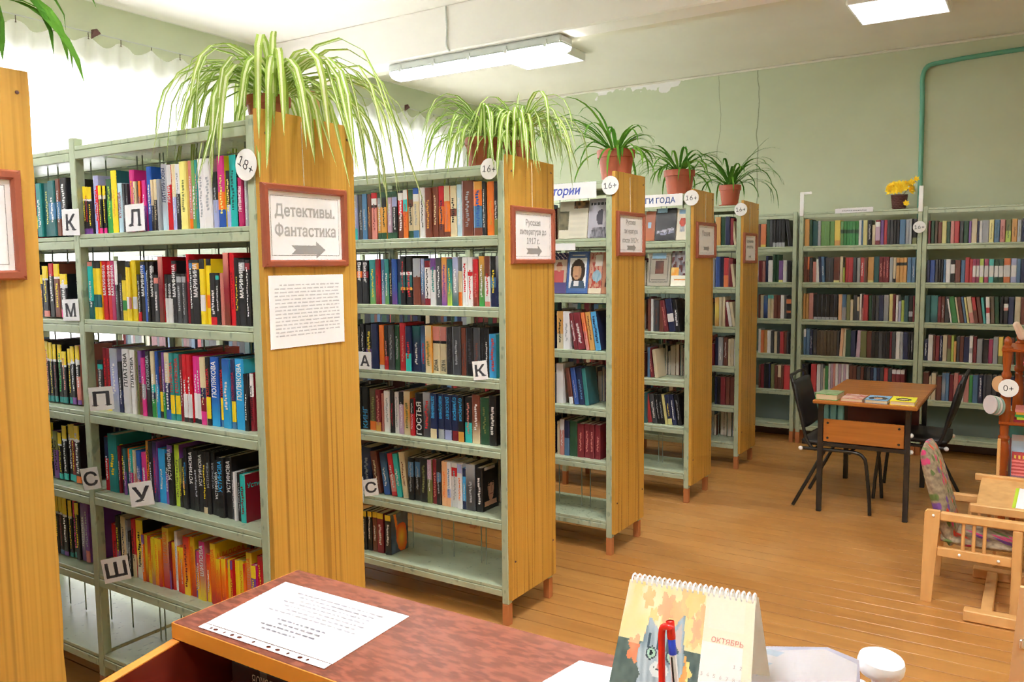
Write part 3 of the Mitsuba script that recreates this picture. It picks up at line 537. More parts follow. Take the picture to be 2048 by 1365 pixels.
(4,5,50,"-334 -301 204 R100 - l-9;-296 -260 207 X100 =/W l-9;-255 -232 207 K100 =/S l-9;-230 -204 209 K100 =/S l-9;-202 -182 211 y100 - l-9;-179 -147 210 D80y20 =/Y l-9;-145 -116 213 D100 =/W l-9;-114 -80 215 K100 =/S l-9,fK"),
(5,1,20,"-222 -179 222 o100;-177 -139 220 F100;-137 -99 223 D100;-95 -69 209 M100;-63 -41 198 E100 - l-8"),
(5,2,20,"-218 -179 241 B100;-177 -148 240 D100;-144 -102 232 R60O40;-98 -64 225 M100;-58 -32 180 E100 - l-8"),
(5,3,20,"-221 -183 231 ~oYo;-178 -153 234 E100;-150 -125 235 E100;-120 -88 208 M100;-81 -53 197 W100 - l-9;-49 -21 197 E100 - l-9"),
(5,4,40,"-221 -193 226 D100;-191 -148 228 S100 =/W;-142 -103 229 N100 =/W;-98 -73 218 E100;-70 -45 220 E100;-43 -25 214 W100"),
(5,5,50,"-223 -203 225 D100;-200 -172 227 K100;-170 -129 227 M100;-124 -89 226 N100;-84 -31 227 N100 - fN"),
(6,1,20,"-237 -215 211 N100;-212 -162 209 O90Y10;-160 -127 257 F100;-126 -98 255 X100;-97 -69 254 K85S15;-67 -40 252 K85S15;-38 -11 251 K85S15;-9 19 247 K85S15;56 91 236 K100 - l-8"),
(6,2,20,"-232 -194 197 M100;-192 -169 191 H100;-163 -142 240 D100;-141 -101 200 W100;-98 -74 251 F100;-71 -49 248 F100;-47 -10 195 V90y10;-7 24 198 W100;26 59 191 K100"),
(6,3,20,"-226 -207 218 N100;-205 -176 212 E100;-174 -135 206 ~bBD;-130 -103 213 C15E85;-102 -75 213 C15E85;-74 -40 211 N100;-38 -7 211 N100;-4 30 214 W100;52 100 209 K15O20K30O10K25"),
(6,4,20,"-221 -198 220 W100;-196 -168 208 O100;-166 -134 209 o100;-131 -98 208 W100;-96 -69 205 X100;-65 -37 200 E100;-34 -10 201 X100;-6 29 202 R100;34 56 197 N100;58 77 198 X100;80 96 199 K100"),
(6,5,20,"-212 -192 215 N100;-190 -160 223 M100;-157 -115 231 K100;-112 -97 227 D100;-92 -58 226 I100;-53 -24 218 N100;-21 9 220 E50N50;12 33 219 N100;36 96 224 R100"),
(6,1,20,"161 203 238 o100;206 230 231 F100;231 277 219 t100;279 303 220 S100;303 342 214 g100;342 379 212 g100;380 418 211 g100;421 469 220 Y80o20;472 497 208 g35F15g50;497 522 208 G35F15G50;522 547 207 G35F15G50;547 572 206 G35F15G50;572 597 205 G35F15G50;597 621 205 G35F15G50;623 644 215 W100;644 659 210 b100;659 693 212 y100;695 729 210 K100 =/W;731 757 170 E100;759 797 210 M8W20h55M17;800 826 206 V100;827 852 208 R100;853 877 207 K100;878 902 207 X100;902 926 207 K100;927 950 206 K100;952 996 206 b100;998 1024 205 S100;1025 1046 210 S100;1050 1086 209 K75I25"),
(6,2,20,"166 196 226 N100;197 213 226 O50N50;215 240 220 X100;243 272 182 H100;273 301 203 W100;301 326 227 D100 - l-3;326 351 225 b100 =/W l-3;352 385 218 X100;386 421 218 X100;424 474 220 N92y8;477 500 225 E100;502 517 216 K40A60;520 548 216 R100;549 584 216 R100;587 612 215 X100;615 642 212 S100;645 674 214 R100 =/W;675 704 214 N100;706 753 216 o92y8;755 795 221 t100;796 825 217 M100 =/H;826 847 217 M100 =/H;848 874 217 M100 =/H;878 904 211 S100;907 928 210 E85K15;931 957 208 o20K12o68;958 986 208 o20K12o68;986 1013 209 o20K12o68;1018 1048 209 b100;1049 1078 209 b100 =/W"),
(6,3,20,"169 190 229 o100;193 218 228 o100;221 259 234 H100;263 296 223 K90S10;298 332 224 K90S10;334 368 224 K90S10;369 403 223 K90S10;405 437 223 K90S10;439 471 222 K90S10;475 506 224 j100;509 543 224 b50S50;545 575 223 I100;579 602 181 E100;605 634 220 X100;635 654 206 E60X40;656 672 231 W100;674 686 110 H100;687 726 224 R100;730 757 221 F100;759 786 220 K100;787 814 220 X100;815 852 221 D100;854 893 224 S100;896 924 233 y100;925 947 227 M100;950 968 223 W100;971 991 173 L100;993 1016 180 A100;1018 1049 221 t100;1052 1083 218 K60S20K20;1084 1096 218 M100"),
(6,4,20,"186 207 232 W30b70;210 238 232 b100;239 265 231 D100 =/S;267 298 228 X100;301 329 223 J100;330 358 224 J100;359 387 225 J100;387 416 225 J100;416 444 226 J100;445 472 225 J100;474 493 224 X100;494 522 246 j100 - l3;523 546 247 E100 - l3;549 590 238 F100;592 630 232 D100;633 669 233 h100 - l3;671 721 231 I100;722 761 229 N100;762 791 229 K100;792 820 230 K100;822 850 230 X100;851 879 231 K100;881 907 232 K100;909 925 232 M100;927 955 231 X100;957 988 234 W100;989 1013 233 S100;1016 1053 233 D100;1054 1073 234 K100;1074 1093 234 K100 =/W"),
(6,5,20,"179 199 244 D60V40;201 234 246 K100;256 302 249 R100;308 339 248 W100;342 358 249 S100;361 376 214 E100;378 404 237 G100;406 424 260 W100;425 443 261 h100;445 464 262 H100;465 488 264 W100;490 511 261 h100;513 532 263 W100;533 552 264 h100;553 576 262 W100;579 608 252 N100;609 639 251 N100;641 672 245 X100;673 698 246 N100;699 724 245 K100;725 751 245 X100;752 777 245 D100;778 803 246 b100;804 828 246 D100;830 858 248 X100;861 892 248 R100;895 922 243 X100;925 956 238 W15M85;958 989 237 W15M85;990 1023 238 W15M85"),
(6,1,20,"1143 1161 189 M100;1165 1190 188 F100;1192 1215 187 J100;1218 1246 174 N100;1248 1281 183 y100;1282 1310 176 F100;1312 1340 179 H100;1342 1377 178 R100;1380 1408 176 X100;1409 1444 177 F100;1446 1465 174 V100;1467 1506 192 E100;1508 1520 172 D100;1521 1544 175 W100;1545 1591 177 S100;1593 1627 180 y100 =/I;1630 1668 178 b100 =/t;1671 1706 179 H100 =/M;1709 1748 177 I50A50 =/F;1753 1790 181 o100 =/N;1792 1819 172 S100 =/I;1822 1865 182 D100;1868 1903 173 M100;1906 1941 171 K100;1944 1978 166 N100"),
(6,2,20,"1147 1170 184 D100;1171 1207 186 B100;1210 1232 191 X100;1235 1252 190 K100;1253 1271 189 K100;1273 1289 187 b100;1291 1324 190 W100;1326 1358 184 K20W40K40;1360 1399 183 N100;1402 1432 181 b100;1434 1463 204 R100;1464 1487 190 R100;1488 1512 189 m28W48m24;1514 1536 189 m28W48m24;1539 1568 191 A28W48A24;1572 1602 188 m28W48m24;1606 1639 188 C28W48C24;1643 1672 186 F28W48F24;1675 1708 186 F28W48F24;1710 1756 193 O28W48O24;1759 1799 192 L28W48L24;1801 1827 188 b100;1830 1865 187 D100;1868 1897 183 M100;1900 1935 183 K100;1938 1973 179 N100"),
(6,3,20,"1150 1185 224 t100;1188 1242 225 ~TTt;1244 1268 214 M100;1269 1295 215 N100 =/S;1297 1330 215 X100;1342 1354 199 W100 - l-9;1355 1397 216 G100 - l-9;1400 1413 212 E100 - l-9;1415 1443 214 N100 - l-9;1446 1464 216 b100 - l-9;1467 1483 213 y100 - l-9;1486 1520 216 E60H40 - l-9;1522 1549 213 R50N50 - l-9;1552 1581 216 N100 - l-8;1583 1602 210 C100 - l-7;1604 1632 216 W40R20W40 - l-3;1635 1664 218 J100 - l-3;1667 1697 219 F100 - l-3;1700 1719 219 K100;1722 1755 218 K25W15H10K50;1757 1794 218 D100;1801 1840 220 E100;1842 1873 217 N100;1876 1934 221 M100"),
(6,4,20,"1154 1180 177 D100 =/W;1183 1219 217 W100;1222 1238 212 N100;1241 1269 210 M100;1271 1291 211 D100 =/W;1294 1326 218 E100;1329 1356 218 N50I50;1357 1377 217 A100;1378 1396 169 o100;1398 1420 210 X100;1422 1450 211 N100;1452 1490 208 D100;1491 1516 219 W45S20W35;1519 1544 215 M100;1546 1585 194 S100;1588 1629 193 K100;1630 1660 196 m100;1662 1696 216 S100;1699 1731 219 Y70I30;1734 1761 212 K100;1764 1809 210 N100;1812 1851 212 F100;1854 1886 209 R100;1888 1934 211 K100"),
(6,5,20,"1159 1201 230 N100;1206 1220 198 E100;1223 1257 227 E100;1261 1299 202 N100;1301 1331 230 ~bSb;1332 1356 232 b100;1359 1388 221 M100;1391 1422 236 H100;1424 1447 220 R50W50;1448 1463 222 W100;1466 1502 224 H100;1503 1528 226 G100;1530 1567 228 b100;1569 1601 230 D100 =/W;1604 1625 232 X100;1626 1665 234 X100;1667 1701 232 X100;1703 1744 235 K100;1747 1780 233 K100;1786 1822 231 D100;1825 1864 234 M100;1867 1899 237 N100"),
]
ORD = ['first', 'second', 'third', 'fourth', 'fifth', 'sixth', 'seventh', 'eighth', 'ninth', 'tenth', 'eleventh', 'twelfth', 'thirteenth', 'fourteenth', 'fifteenth', 'sixteenth', 'seventeenth', 'eighteenth', 'nineteenth', 'twentieth']
def ordinal(i):
    if i < 20: return ORD[i]
    t = {2: 'twenty', 3: 'thirty', 4: 'forty'}[(i + 1) // 10]
    return {2: 'twentieth', 3: 'thirtieth', 4: 'fortieth'}[(i + 1) // 10] if (i + 1) % 10 == 0 else t + '-' + ORD[(i + 1) % 10 - 1]
WHERE = {1: 'nearest bookcase', 2: 'second bookcase', 3: 'third bookcase', 4: 'fourth bookcase', 5: 'fifth bookcase', 6: ''}
def look(spec):
    b = [c for c, _ in parse_spec(spec)]; u = []
    for c in b:
        if WORD[c] not in u: u.append(WORD[c])
    if len(u) == 1: return u[0]
    bb = sorted(parse_spec(spec), key=lambda q: -(q[1] or 1)); v = []
    for c, _ in bb:
        if WORD[c] not in v: v.append(WORD[c])
    return v[0] + ' and ' + v[1]
allbooks, ends = [], {}
for rk, rw, ins, row in BOOKS:
    toks = [t.split(' ') for t in row.split(';')]
    xs = np.array([[float(t[0]), float(t[1])] for t in toks]) / 1000
    if rk == 6:
        lo, hi = (-.86, .072) if xs.mean() < .05 else ((.172, 1.084) if xs.mean() < 1.1 else (1.164, 2.09)); unit = {-.86: 'left', .172: 'middle', 1.164: 'right'}[lo]
    else: (lo, hi), unit = (BAY[1], 'left') if xs.mean() < -1.0 else (BAY[0], '')
    lo, hi = lo + .002, hi - .002
    if xs.min() < lo: xs = xs.max() - (xs.max() - xs) * (xs.max() - lo) / (xs.max() - xs.min())
    if xs.max() > hi: xs = xs.min() + (xs - xs.min()) * (hi - xs.min()) / (xs.max() - xs.min())
    ends[(rk, rw, unit)] = (xs.min(), xs.max())
    for k, (t, (a, b)) in enumerate(zip(toks, xs)):
        fl = t[5].split(',') if len(t) > 5 else []
        allbooks.append(dict(rk=rk, rw=rw, k=k, n=len(toks), unit=unit, x=a + .0004, w=max(b - a - .0008, .006), h=int(t[2]) / 1000, y=FRONT[rk] + ins / 1000, z=SHELVES[rk][rw], spec=t[3],
            text=(t[4].rsplit('/', 1) + ['r' in fl]) if len(t) > 4 and t[4] != '-' else None, ct=next((f[1:].split('/') for f in fl if f[0] == 't'), None), front=next((f[1:] for f in fl if f[0] == 'f'), None), lean=next((float(f[1:]) for f in fl if f[0] == 'l'), 0)))
for B in allbooks:
    dist = np.linalg.norm([B['x'] - EYE[0], B['y'] - EYE[1], B['z'] - EYE[2]]); B['area'] = B['w'] * B['h'] / dist ** 2 * (1.6 if B['front'] in PICT else 1)
allbooks.sort(key=lambda B: -B['area'])
rest = Print()
def book_matrix(B):
    a = math.radians(B['lean']); M = np.eye(4)
    M[:3, :3] = [[math.cos(a), 0, math.sin(a)], [0, 1, 0], [-math.sin(a), 0, math.cos(a)]]
    off = np.array([B['x'], B['y'], B['z'] + .0005])
    if a > 0: off = off + [0, 0, B['w'] * math.sin(a)]
    M[:3, 3] = off; return M
NIND = 292
for i, B in enumerate(allbooks):
    r = np.random.default_rng(1000 + i)
    B['y'] += float(r.uniform(-.004, .006)); d = float(r.uniform(.118, .14)) if B['h'] < .185 else float(r.uniform(.132, .15))
    d = min(d, .395 / 2 - (B['y'] - FRONT[B['rk']]) - .008)
    if B['lean']: B['w'] *= .97
    ind = i < NIND
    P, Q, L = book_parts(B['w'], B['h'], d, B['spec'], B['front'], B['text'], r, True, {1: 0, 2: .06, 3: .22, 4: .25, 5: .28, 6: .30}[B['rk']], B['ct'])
    M = book_matrix(B)
    if not ind:
        for X in (P, Q, L):
            if X.v:
                v, f, c = X.arrays(M); n = len(rest.v); rest.v += v.tolist(); rest.f += (f + n).tolist(); rest.c += c.tolist()
        continue
    where = ('left-hand bay, ' if B['rk'] == 1 and B['unit'] else '') + WHERE[B['rk']]
    if B['rk'] == 6: where = {'left': 'left', 'middle': 'middle', 'right': 'right'}[B['unit']] + ' wall bookcase'
    size = 'thick ' if B['w'] > .038 else ('tall ' if B['h'] > .222 else ('small ' if B['h'] < .172 else ''))
    side = ordinal(B['k']) + ' from the left' if B['k'] < B['n'] * .5 else ordinal(B['n'] - 1 - B['k']) + ' from the right'
    t = thing('book', f"{size}{look(B['spec'])} book, {side}, {ORD[B['rw'] - 1]} shelf, {where}", 'book', 'books standing on the bookcase shelves')
    k = P.put(t + '__cover', M)
    Q.put(t + '__pages', M, 'm_paper')
    if L.v: L.put(k + '__lettering', M, label='lettering on the spine')
# rows seen from behind: the far side of each double bookcase, fore-edges towards us, and the shelves that stand wholly behind panels
r = np.random.default_rng(5)
def filler(rk, rw, a, b, back, dense=.92):
    x = a + .004
    while x < b - .03:
        w = float(r.uniform(.018, .042)); h = float(r.uniform(.17, .225)); d = float(r.uniform(.12, .145))
        if r.random() < dense:
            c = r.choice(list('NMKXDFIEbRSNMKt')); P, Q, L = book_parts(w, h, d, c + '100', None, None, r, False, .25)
            y = FRONT[rk] + (.375 if back else .03); M = np.eye(4); M[:3, 3] = (x + (w if back else 0), y, SHELVES[rk][rw] + (-.006 if x < -1 else 0))
            if back: M[:3, :3] = np.diag([-1., -1., 1.])
            for X in (P, Q):
                v, f, cc = X.arrays(M); n = len(rest.v); rest.v += v.tolist(); rest.f += (f + n).tolist(); rest.c += cc.tolist()
        x += w + .001
for rk in range(0, 6):
    for rw in range(1, 6):
        if not (rk in (1, 2) and rw == 1) and not (rk == 5 and rw > 5) and not (rk == 4 and rw == 5 and False):
            filler(rk, rw, *BAY[0], True, .96 if rk else .8)
            filler(rk, rw, *BAY[1], True, .9)
    for rw in range(1, 6):
        if rk == 1:
            filler(1, rw, *BAY[2], False); filler(1, rw, -1.955, ends[(1, rw, 'left')][0] - .006, False)
        else: filler(rk, rw, *BAY[1], False); filler(rk, rw, *BAY[2], False)
    if rk >= 2:
        for rw in range(3 if rk in (3, 4) else 1, 6):
            if (rk, rw, '') in ends: filler(rk, rw, BAY[0][0], ends[(rk, rw, '')][0] - .01, False)
filler(5, 6, *BAY[0], True)
rest.put('more_books', label='smaller or half hidden books filling the remaining shelves of every bookcase', cat='books', kind='stuff')
# ---------------------------------------------------------------- signs, cards, tags
WHITE, INK, GREY = lin((240, 240, 242)), lin((40, 40, 44)), lin((150, 150, 152))
def framed_sign(y0, y1, z0, z1, lines, arrow, label, ink=GREY, pin=None):
    """A framed notice hanging on an end panel (facing +x), by a white cord."""
    t = thing('framed_sign', label, 'sign', 'framed signs on the bookcase ends'); x = .0085; fw = .022
    fr = []
    for a, b in (((y0, y1), (z1 - fw, z1)), ((y0, y1), (z0, z0 + fw)), ((y0, y0 + fw), (z0, z1)), ((y1 - fw, y1), (z0, z1))):
        pts = [[x + dx, a[i], b[j]] for i in (0, 1) for j in (0, 1) for dx in (0, .010)]
        ca, cb = (a[0] + a[1]) / 2, (b[0] + b[1]) / 2; k = .6
        for i in (0, 1):
            for j in (0, 1): pts.append([x + .017, ca + (a[i] - ca) * (k if a[1] - a[0] < .05 else .93), cb + (b[j] - cb) * (k if b[1] - b[0] < .05 else .93)])
        fr.append(trimesh.convex.convex_hull(np.array(pts)))
    put(t + '__frame', join(*fr), 'm_frame', label='reddish wood frame')
    P = Print(); P.quad((x + .004, y0 + fw, z0 + fw), (x + .004, y1 - fw, z0 + fw), (x + .004, y1 - fw, z1 - fw), (x + .004, y0 + fw, z1 - fw), WHITE)
    sh = P.put(t + '__sheet', bsdf='m_paper', label='white sheet')
    L = Print(); X = x + .0046; w, h = y1 - y0, z1 - z0
    for a, b, c, d in ((y0 + fw + .012, y1 - fw - .012, z1 - fw - .014, z1 - fw - .0125), (y0 + fw + .012, y1 - fw - .012, z0 + fw + .0125, z0 + fw + .014), (y0 + fw + .012, y0 + fw + .0135, z0 + fw + .0125, z1 - fw - .0125), (y1 - fw - .0135, y1 - fw - .012, z0 + fw + .0125, z1 - fw - .0125)):
        L.quad((X, a, c), (X, b, c), (X, b, d), (X, a, d), GREY)
    for txt, zc, cap, mw in lines: lettering(L, txt, cap, (X + .0003, (y0 + y1) / 2, z0 + h * zc), (0, 1, 0), (0, 0, 1), ink, center=True, maxw=mw, bold=cap > .018, serif=True, narrow=.92)
    if arrow:
        zc, s = z0 + h * arrow[0], arrow[1]; yc = y0 + w * arrow[2]
        A = Polygon([(-s, .19 * s), (.45 * s, .19 * s), (.45 * s, .37 * s), (s, 0), (.45 * s, -.37 * s), (.45 * s, -.19 * s), (-s, -.19 * s), (-.75 * s, 0)])
        v, f = trimesh.creation.triangulate_polygon(A, engine='earcut'); n = len(L.v)
        L.v += [(X + .0004, yc + a, zc + b) for a, b in v]; L.f += (f + n).tolist(); L.c += [lin((150, 150, 150))] * len(v)
    L.put(sh + '__lettering', bsdf='m_paper', label='grey lettering and arrow')
    if pin: put(t + '__cord', tube([[.0095, (y0 + y1) / 2, z1 - .004], [.0095, (y0 + y1) / 2 - .004, pin]], .0016, 5), 'm_string', label='white hanging cord')
framed_sign(.665, .998, 1.627, 1.874, [], None, 'wide framed white sign cut off by the left edge of the photo')
framed_sign(1.688, 2.042, 1.650, 1.902, [('Детективы.', .62, .036, .256), ('Фантастика', .38, .036, .262)], (.21, .072, .52), 'wide framed sign about detective stories and science fiction, with arrow', pin=2.10, ink=lin((168, 168, 168)))
framed_sign(3.064, 3.436, 1.652, 1.908, [('Русская', .68, .026, .2), ('литература до', .52, .026, .27), ('1917 г.', .355, .026, .2)], (.225, .070, .52), 'framed sign naming literature before 1917, on the second end panel', pin=2.11)
framed_sign(4.131, 4.495, 1.690, 1.936, [('Русская', .72, .026, .2), ('литература', .52, .026, .26), ('после 1917 г.', .31, .026, .27)], (.19, .062, .52), 'framed sign naming literature after 1917, on the third end panel', pin=2.13)
framed_sign(5.363, 5.742, 1.680, 1.924, [('Поэзия', .62, .036, .24)], (.27, .06, .52), 'framed sign with one word and an arrow, on the fourth end panel', pin=2.12)
framed_sign(6.405, 6.738, 1.640, 1.879, [('Зарубежная', .68, .024, .25), ('литература', .5, .024, .25)], (.22, .035, .5), 'smallest looking framed sign, on the farthest end panel', pin=2.11)
# sheet of small print on the nearest panel
P = Print(); yy, zz_ = np.linspace(1.705, 2.016, 9), np.linspace(1.399, 1.624, 7)
curl = lambda y, z: .0095 + .006 * max(0, (y - 1.97) / .05) + .004 * math.sin((y - 1.7) * 9) * (z - 1.4) / .3 + .002
for i in range(8):
    for j in range(6): P.quad(*[(curl(a, b), a, b) for a, b in ((yy[i], zz_[j]), (yy[i + 1], zz_[j]), (yy[i + 1], zz_[j + 1]), (yy[i], zz_[j + 1]))], WHITE)
k = thing('notice_sheet', 'white sheet of small print stuck under the large framed sign', 'paper sheet'); sh = P.put(k + '__sheet', bsdf='m_paper')
L = Print(); r = np.random.default_rng(3)
for i in range(15):
    z = 1.592 - i * .0112; y = 1.727 + (.02 if i == 0 else 0); end = 1.995 if i < 14 else 1.93
    while y < end:
        w = float(r.uniform(.008, .030)); w = min(w, end - y + .002)
        L.quad((curl(y, z) + .0008, y, z), (curl(y + w, z) + .0008, y + w, z), (curl(y + w, z) + .0008, y + w, z + .0042), (curl(y, z) + .0008, y, z + .0042), lin((192, 192, 196))); y += w + .005
L.put(sh + '__print', bsdf='m_paper', label='rows of small grey print')

def card(rk, x0, x1, z0, z1, ch, label, tilt=0, yaw=0, y=None):
    """A white index card with one letter at the front of a shelf; yaw turns it towards the aisle."""
    t = thing('index_card', label, 'index card', 'white letter cards on the shelves'); P, L = Print(), Print(); w, h = x1 - x0, z1 - z0
    P.box(-w / 2, w / 2, 0, .0008, -h / 2, h / 2, WHITE)
    M = frame3(((x0 + x1) / 2, FRONT[rk] - (.004 + w / 2 * abs(math.sin(math.radians(yaw))) if y is None else y), (z0 + z1) / 2), (1, 0, 0), (0, 1, 0), (0, 0, 1))
    M[:3, :3] = rot([0, 0, 1], yaw) @ rot([0, 1, 0], tilt)
    if ch: lettering(L, ch, h * .60, (0, -.0004, -h * .30), (1, 0, 0), (0, 0, 1), lin((52, 52, 58)), center=True, bold=True, serif=True, narrow=1.3, maxw=w * .80)
    sh = P.put(t + '__card', M, 'm_paper')
    if L.v: L.put(sh + '__letter', M, 'm_paper', label='dark serif letter')
def card_at(rk, x, z, w, h, ch, label, yaw=38, tilt=0): card(rk, x - w / 2, x + w / 2, z - h / 2, z + h / 2, ch, label, tilt, yaw)
card(1, -1.062, -.95, 1.773, 1.868, 'К', 'white card with К hanging on the middle post, top shelf of nearest bookcase', 1)
card(1, -.669, -.561, 1.776, 1.867, 'Л', 'white card with Л on the top shelf of the nearest bookcase', -1)
card(1, -1.095, -.986, 1.460, 1.54, 'М', 'white card with М on the middle post, second shelf', -2)
card_at(1, -.826, 1.190, .080, .084, 'П', 'white card with П turned to the aisle, third shelf of nearest bookcase', 46, -2)
card_at(1, -.946, .880, .066, .082, 'С', 'white card with С by the middle post, fourth shelf, nearest bookcase', 30, -9)
card_at(1, -.619, .872, .076, .085, 'У', 'white card with У turned to the aisle, fourth shelf, nearest bookcase', 44, -5)
card_at(1, -.786, .572, .088, .090, 'Ш', 'white card with Ш on the fifth shelf, above the empty bottom', 50, -7)
card_at(2, -.139, 1.176, .066, .086, 'К', 'small white card with К on the second bookcase beside sky-blue book', 26, -5)
card_at(2, -.813, .545, .070, .085, 'С', 'white card with С on the fifth shelf of the second bookcase', 34, -7)
card(2, -.890, -.806, 1.137, 1.225, 'А', 'white card with А on the third shelf of the second bookcase', 0)
card(2, -.960, -.882, .452, .585, '', 'blank white card left of the С card on the second bookcase', 0)

def age_tag(c, rad, txt, label, nrm=(0, -1, 0), turn=0, ear=True):
    """A round paper tag with an age mark."""
    t = thing('age_tag', label, 'round tag'); n = np.array(nrm, float); n /= np.linalg.norm(n); ex = np.cross(-n, [0, 0, 1.0]); ex /= -np.linalg.norm(ex); ez = np.cross(ex, -n)
    ex = np.cross([0, 0, 1.0], n); ex /= np.linalg.norm(ex); ez = np.cross(n, ex)
    a = math.radians(turn); e1, e2 = ex * math.cos(a) + ez * math.sin(a), ez * math.cos(a) - ex * math.sin(a)
    m = trimesh.creation.cylinder(radius=rad, height=.0012, sections=40); m.apply_transform(frame3(np.array(c), e1, e2, n))
    sh = put(t + '__disc', m, 'm_white', label='white paper disc')
    L = Print(); lettering(L, txt, rad * .62, np.array(c) + n * .001 - e2 * rad * .3, e1, e2, lin((48, 48, 54)), center=True); L.put(sh + '__mark', bsdf='m_paper', label='handwritten dark figures')
age_tag((-.034, FRONT[1] - .012, 1.955), .047, '18+', 'white round tag reading 18+ on the nearest bookcase', turn=-30)
age_tag((-.080, FRONT[2] - .012, 2.068), .046, '16+', 'white 16+ tag half hidden by leaves on the second bookcase', turn=-4)
age_tag((-.016, FRONT[3] - .010, 2.072), .051, '16+', 'white 16+ tag on the third bookcase below a terracotta pot', turn=4)
age_tag((-.004, FRONT[4] - .010, 2.078), .051, '16+', 'white 16+ tag on the fourth bookcase', turn=0)
age_tag((-.012, FRONT[5] - .010, 2.056), .050, '16+', 'white 16+ tag on the farthest row bookcase under a hanging leaf', turn=3)
age_tag((1.103, FRONT[6] - .020, 1.923), .049, '16+', 'white 16+ tag between middle and right wall bookcases', turn=3)

def banner(rk, x0, x1, z0, z1, txt, ink, cap, label, slant=0, tx=None):
    t = thing('shelf_banner', label, 'banner'); y = FRONT[rk] - .0025; P, L = Print(), Print()
    P.quad((x0, y, z0), (x1, y, z0 + .006), (x1, y, z1), (x0, y, z1), WHITE); P.quad((x1, y + .001, z0 + .006), (x0, y + .001, z0), (x0, y + .001, z1), (x1, y + .001, z1), WHITE); P.put(t + '__sheet', bsdf='m_paper', label='white paper')
    lettering(L, txt, cap, (x0 + .01 if tx is None else tx, y - .0005, z0 + (z1 - z0) * .32), (1, 0, 0), (slant, 0, 1), ink, bold=True, serif=not slant, maxw=None if tx is None else x1 - tx - .03); L.put(t + '__lettering', bsdf='m_paper', label='blue lettering')
banner(3, -.50, -.104, 2.006, 2.100, 'истории', lin((78, 92, 178)), .046, 'white banner with slanting blue handwriting above face-out books', .22, -.455)
banner(4, -.46, -.068, 2.028, 2.112, 'КНИГИ ГОДА', lin((64, 84, 140)), .036, 'white banner with blue capital letters above a black book', 0, -.445)
banner(6, .433, .741, 2.046, 2.086, '', INK, .012, 'long blank looking white strip on top of the middle wall bookcase') if False else None
t = thing('shelf_banner', 'thin white paper strip on top rail of middle wall bookcase', 'banner'); P, L = Print(), Print(); y = FRONT[6] - .003
P.quad((.433, y, 2.062), (.741, y, 2.066), (.741, y, 2.108), (.433, y, 2.103), WHITE); P.put(t + '__sheet', bsdf='m_paper')
for i in range(14): L.quad((.49 + i * .0145, y - .0006, 2.078), (.50 + i * .0145, y - .0006, 2.078), (.50 + i * .0145, y - .0006, 2.086), (.49 + i * .0145, y - .0006, 2.086), GREY)
L.put(t + '__print', bsdf='m_paper', label='small grey print')
t = thing('shelf_banner', 'blank white strip above the blue portrait book', 'banner'); P = Print(); y = FRONT[3] - .003
P.quad((-.46, y, 1.727), (-.235, y, 1.727), (-.235, y, 1.765), (-.46, y, 1.765), WHITE); P.put(t + '__sheet', bsdf='m_paper')

# ---------------------------------------------------------------- books shown face-out
def face_book(rk, x0, x1, z0, h, thick, fn, label, base='X', nu=24, nv=30, y=.05, lean=9):
    t = thing('face_out_book', label, 'book', 'books shown face-out'); P, Q = Print(), Print(); w = x1 - x0; c = COL[base]
    P.quad((0, 0, 0), (w, 0, 0), (w, 0, h), (0, 0, h), c)
    paint_grid(P, (0, -.0004, 0), (w, 0, 0), (0, 0, h), nu, nv, fn)
    P.quad((w, thick, 0), (0, thick, 0), (0, thick, h), (w, thick, h), c); P.quad((0, thick, 0), (0, 0, 0), (0, 0, h), (0, thick, h), c)
    P.quad((w, 0, 0), (w, .002, 0), (w, .002, h), (w, 0, h), c); P.quad((w, thick - .002, 0), (w, thick, 0), (w, thick, h), (w, thick - .002, h), c)
    Q.box(.002, w - .002, .002, thick - .002, .002, h - .002, PAGE)
    M = np.eye(4); M[:3, :3] = rot([1, 0, 0], -lean); M[:3, 3] = (x0, FRONT[rk] + y, z0 + thick * math.sin(math.radians(lean)) + .0005)
    P.put(t + '__cover', M, label='printed cover'); Q.put(t + '__pages', M, 'm_paper')
def inside(u, v, a, b, c, d): return a < u < b and c < v < d
def cov_clippings(u, v):
    if inside(u, v, .02, .32, .24, .74): return mix3((50, 52, 36), (120, 110, 80), meshkit.noise(np.array([u * 14, v * 14, 1])))
    if inside(u, v, .52, .98, .80, 1): return mix3((40, 26, 16), (190, 140, 80), meshkit.noise(np.array([u * 12, v * 12, 3])) ** 2)
    return lin((206, 198, 180)) * (0.93 if int(v * 46) % 2 and .38 < u < .92 and v < .72 else 1)
def cov_greyman(u, v):
    if v > .80 and int(u * 18) % 3 and inside(u, v, .1, .92, .82, .90): return lin((60, 60, 66))
    if ((u - .58) / .2) ** 2 + ((v - .52) / .20) ** 2 < 1 and u < .66: return lin((62, 60, 70))
    if ((u - .62) / .16) ** 2 + ((v - .46) / .14) ** 2 < 1: return lin((188, 184, 192))
    if v < .28 and abs(u - .5) < .36 - .5 * max(0, v - .1): return mix3((48, 46, 56), (150, 146, 156), meshkit.noise(np.array([u * 22, v * 16, 4])))
    return lin((172, 168, 178))
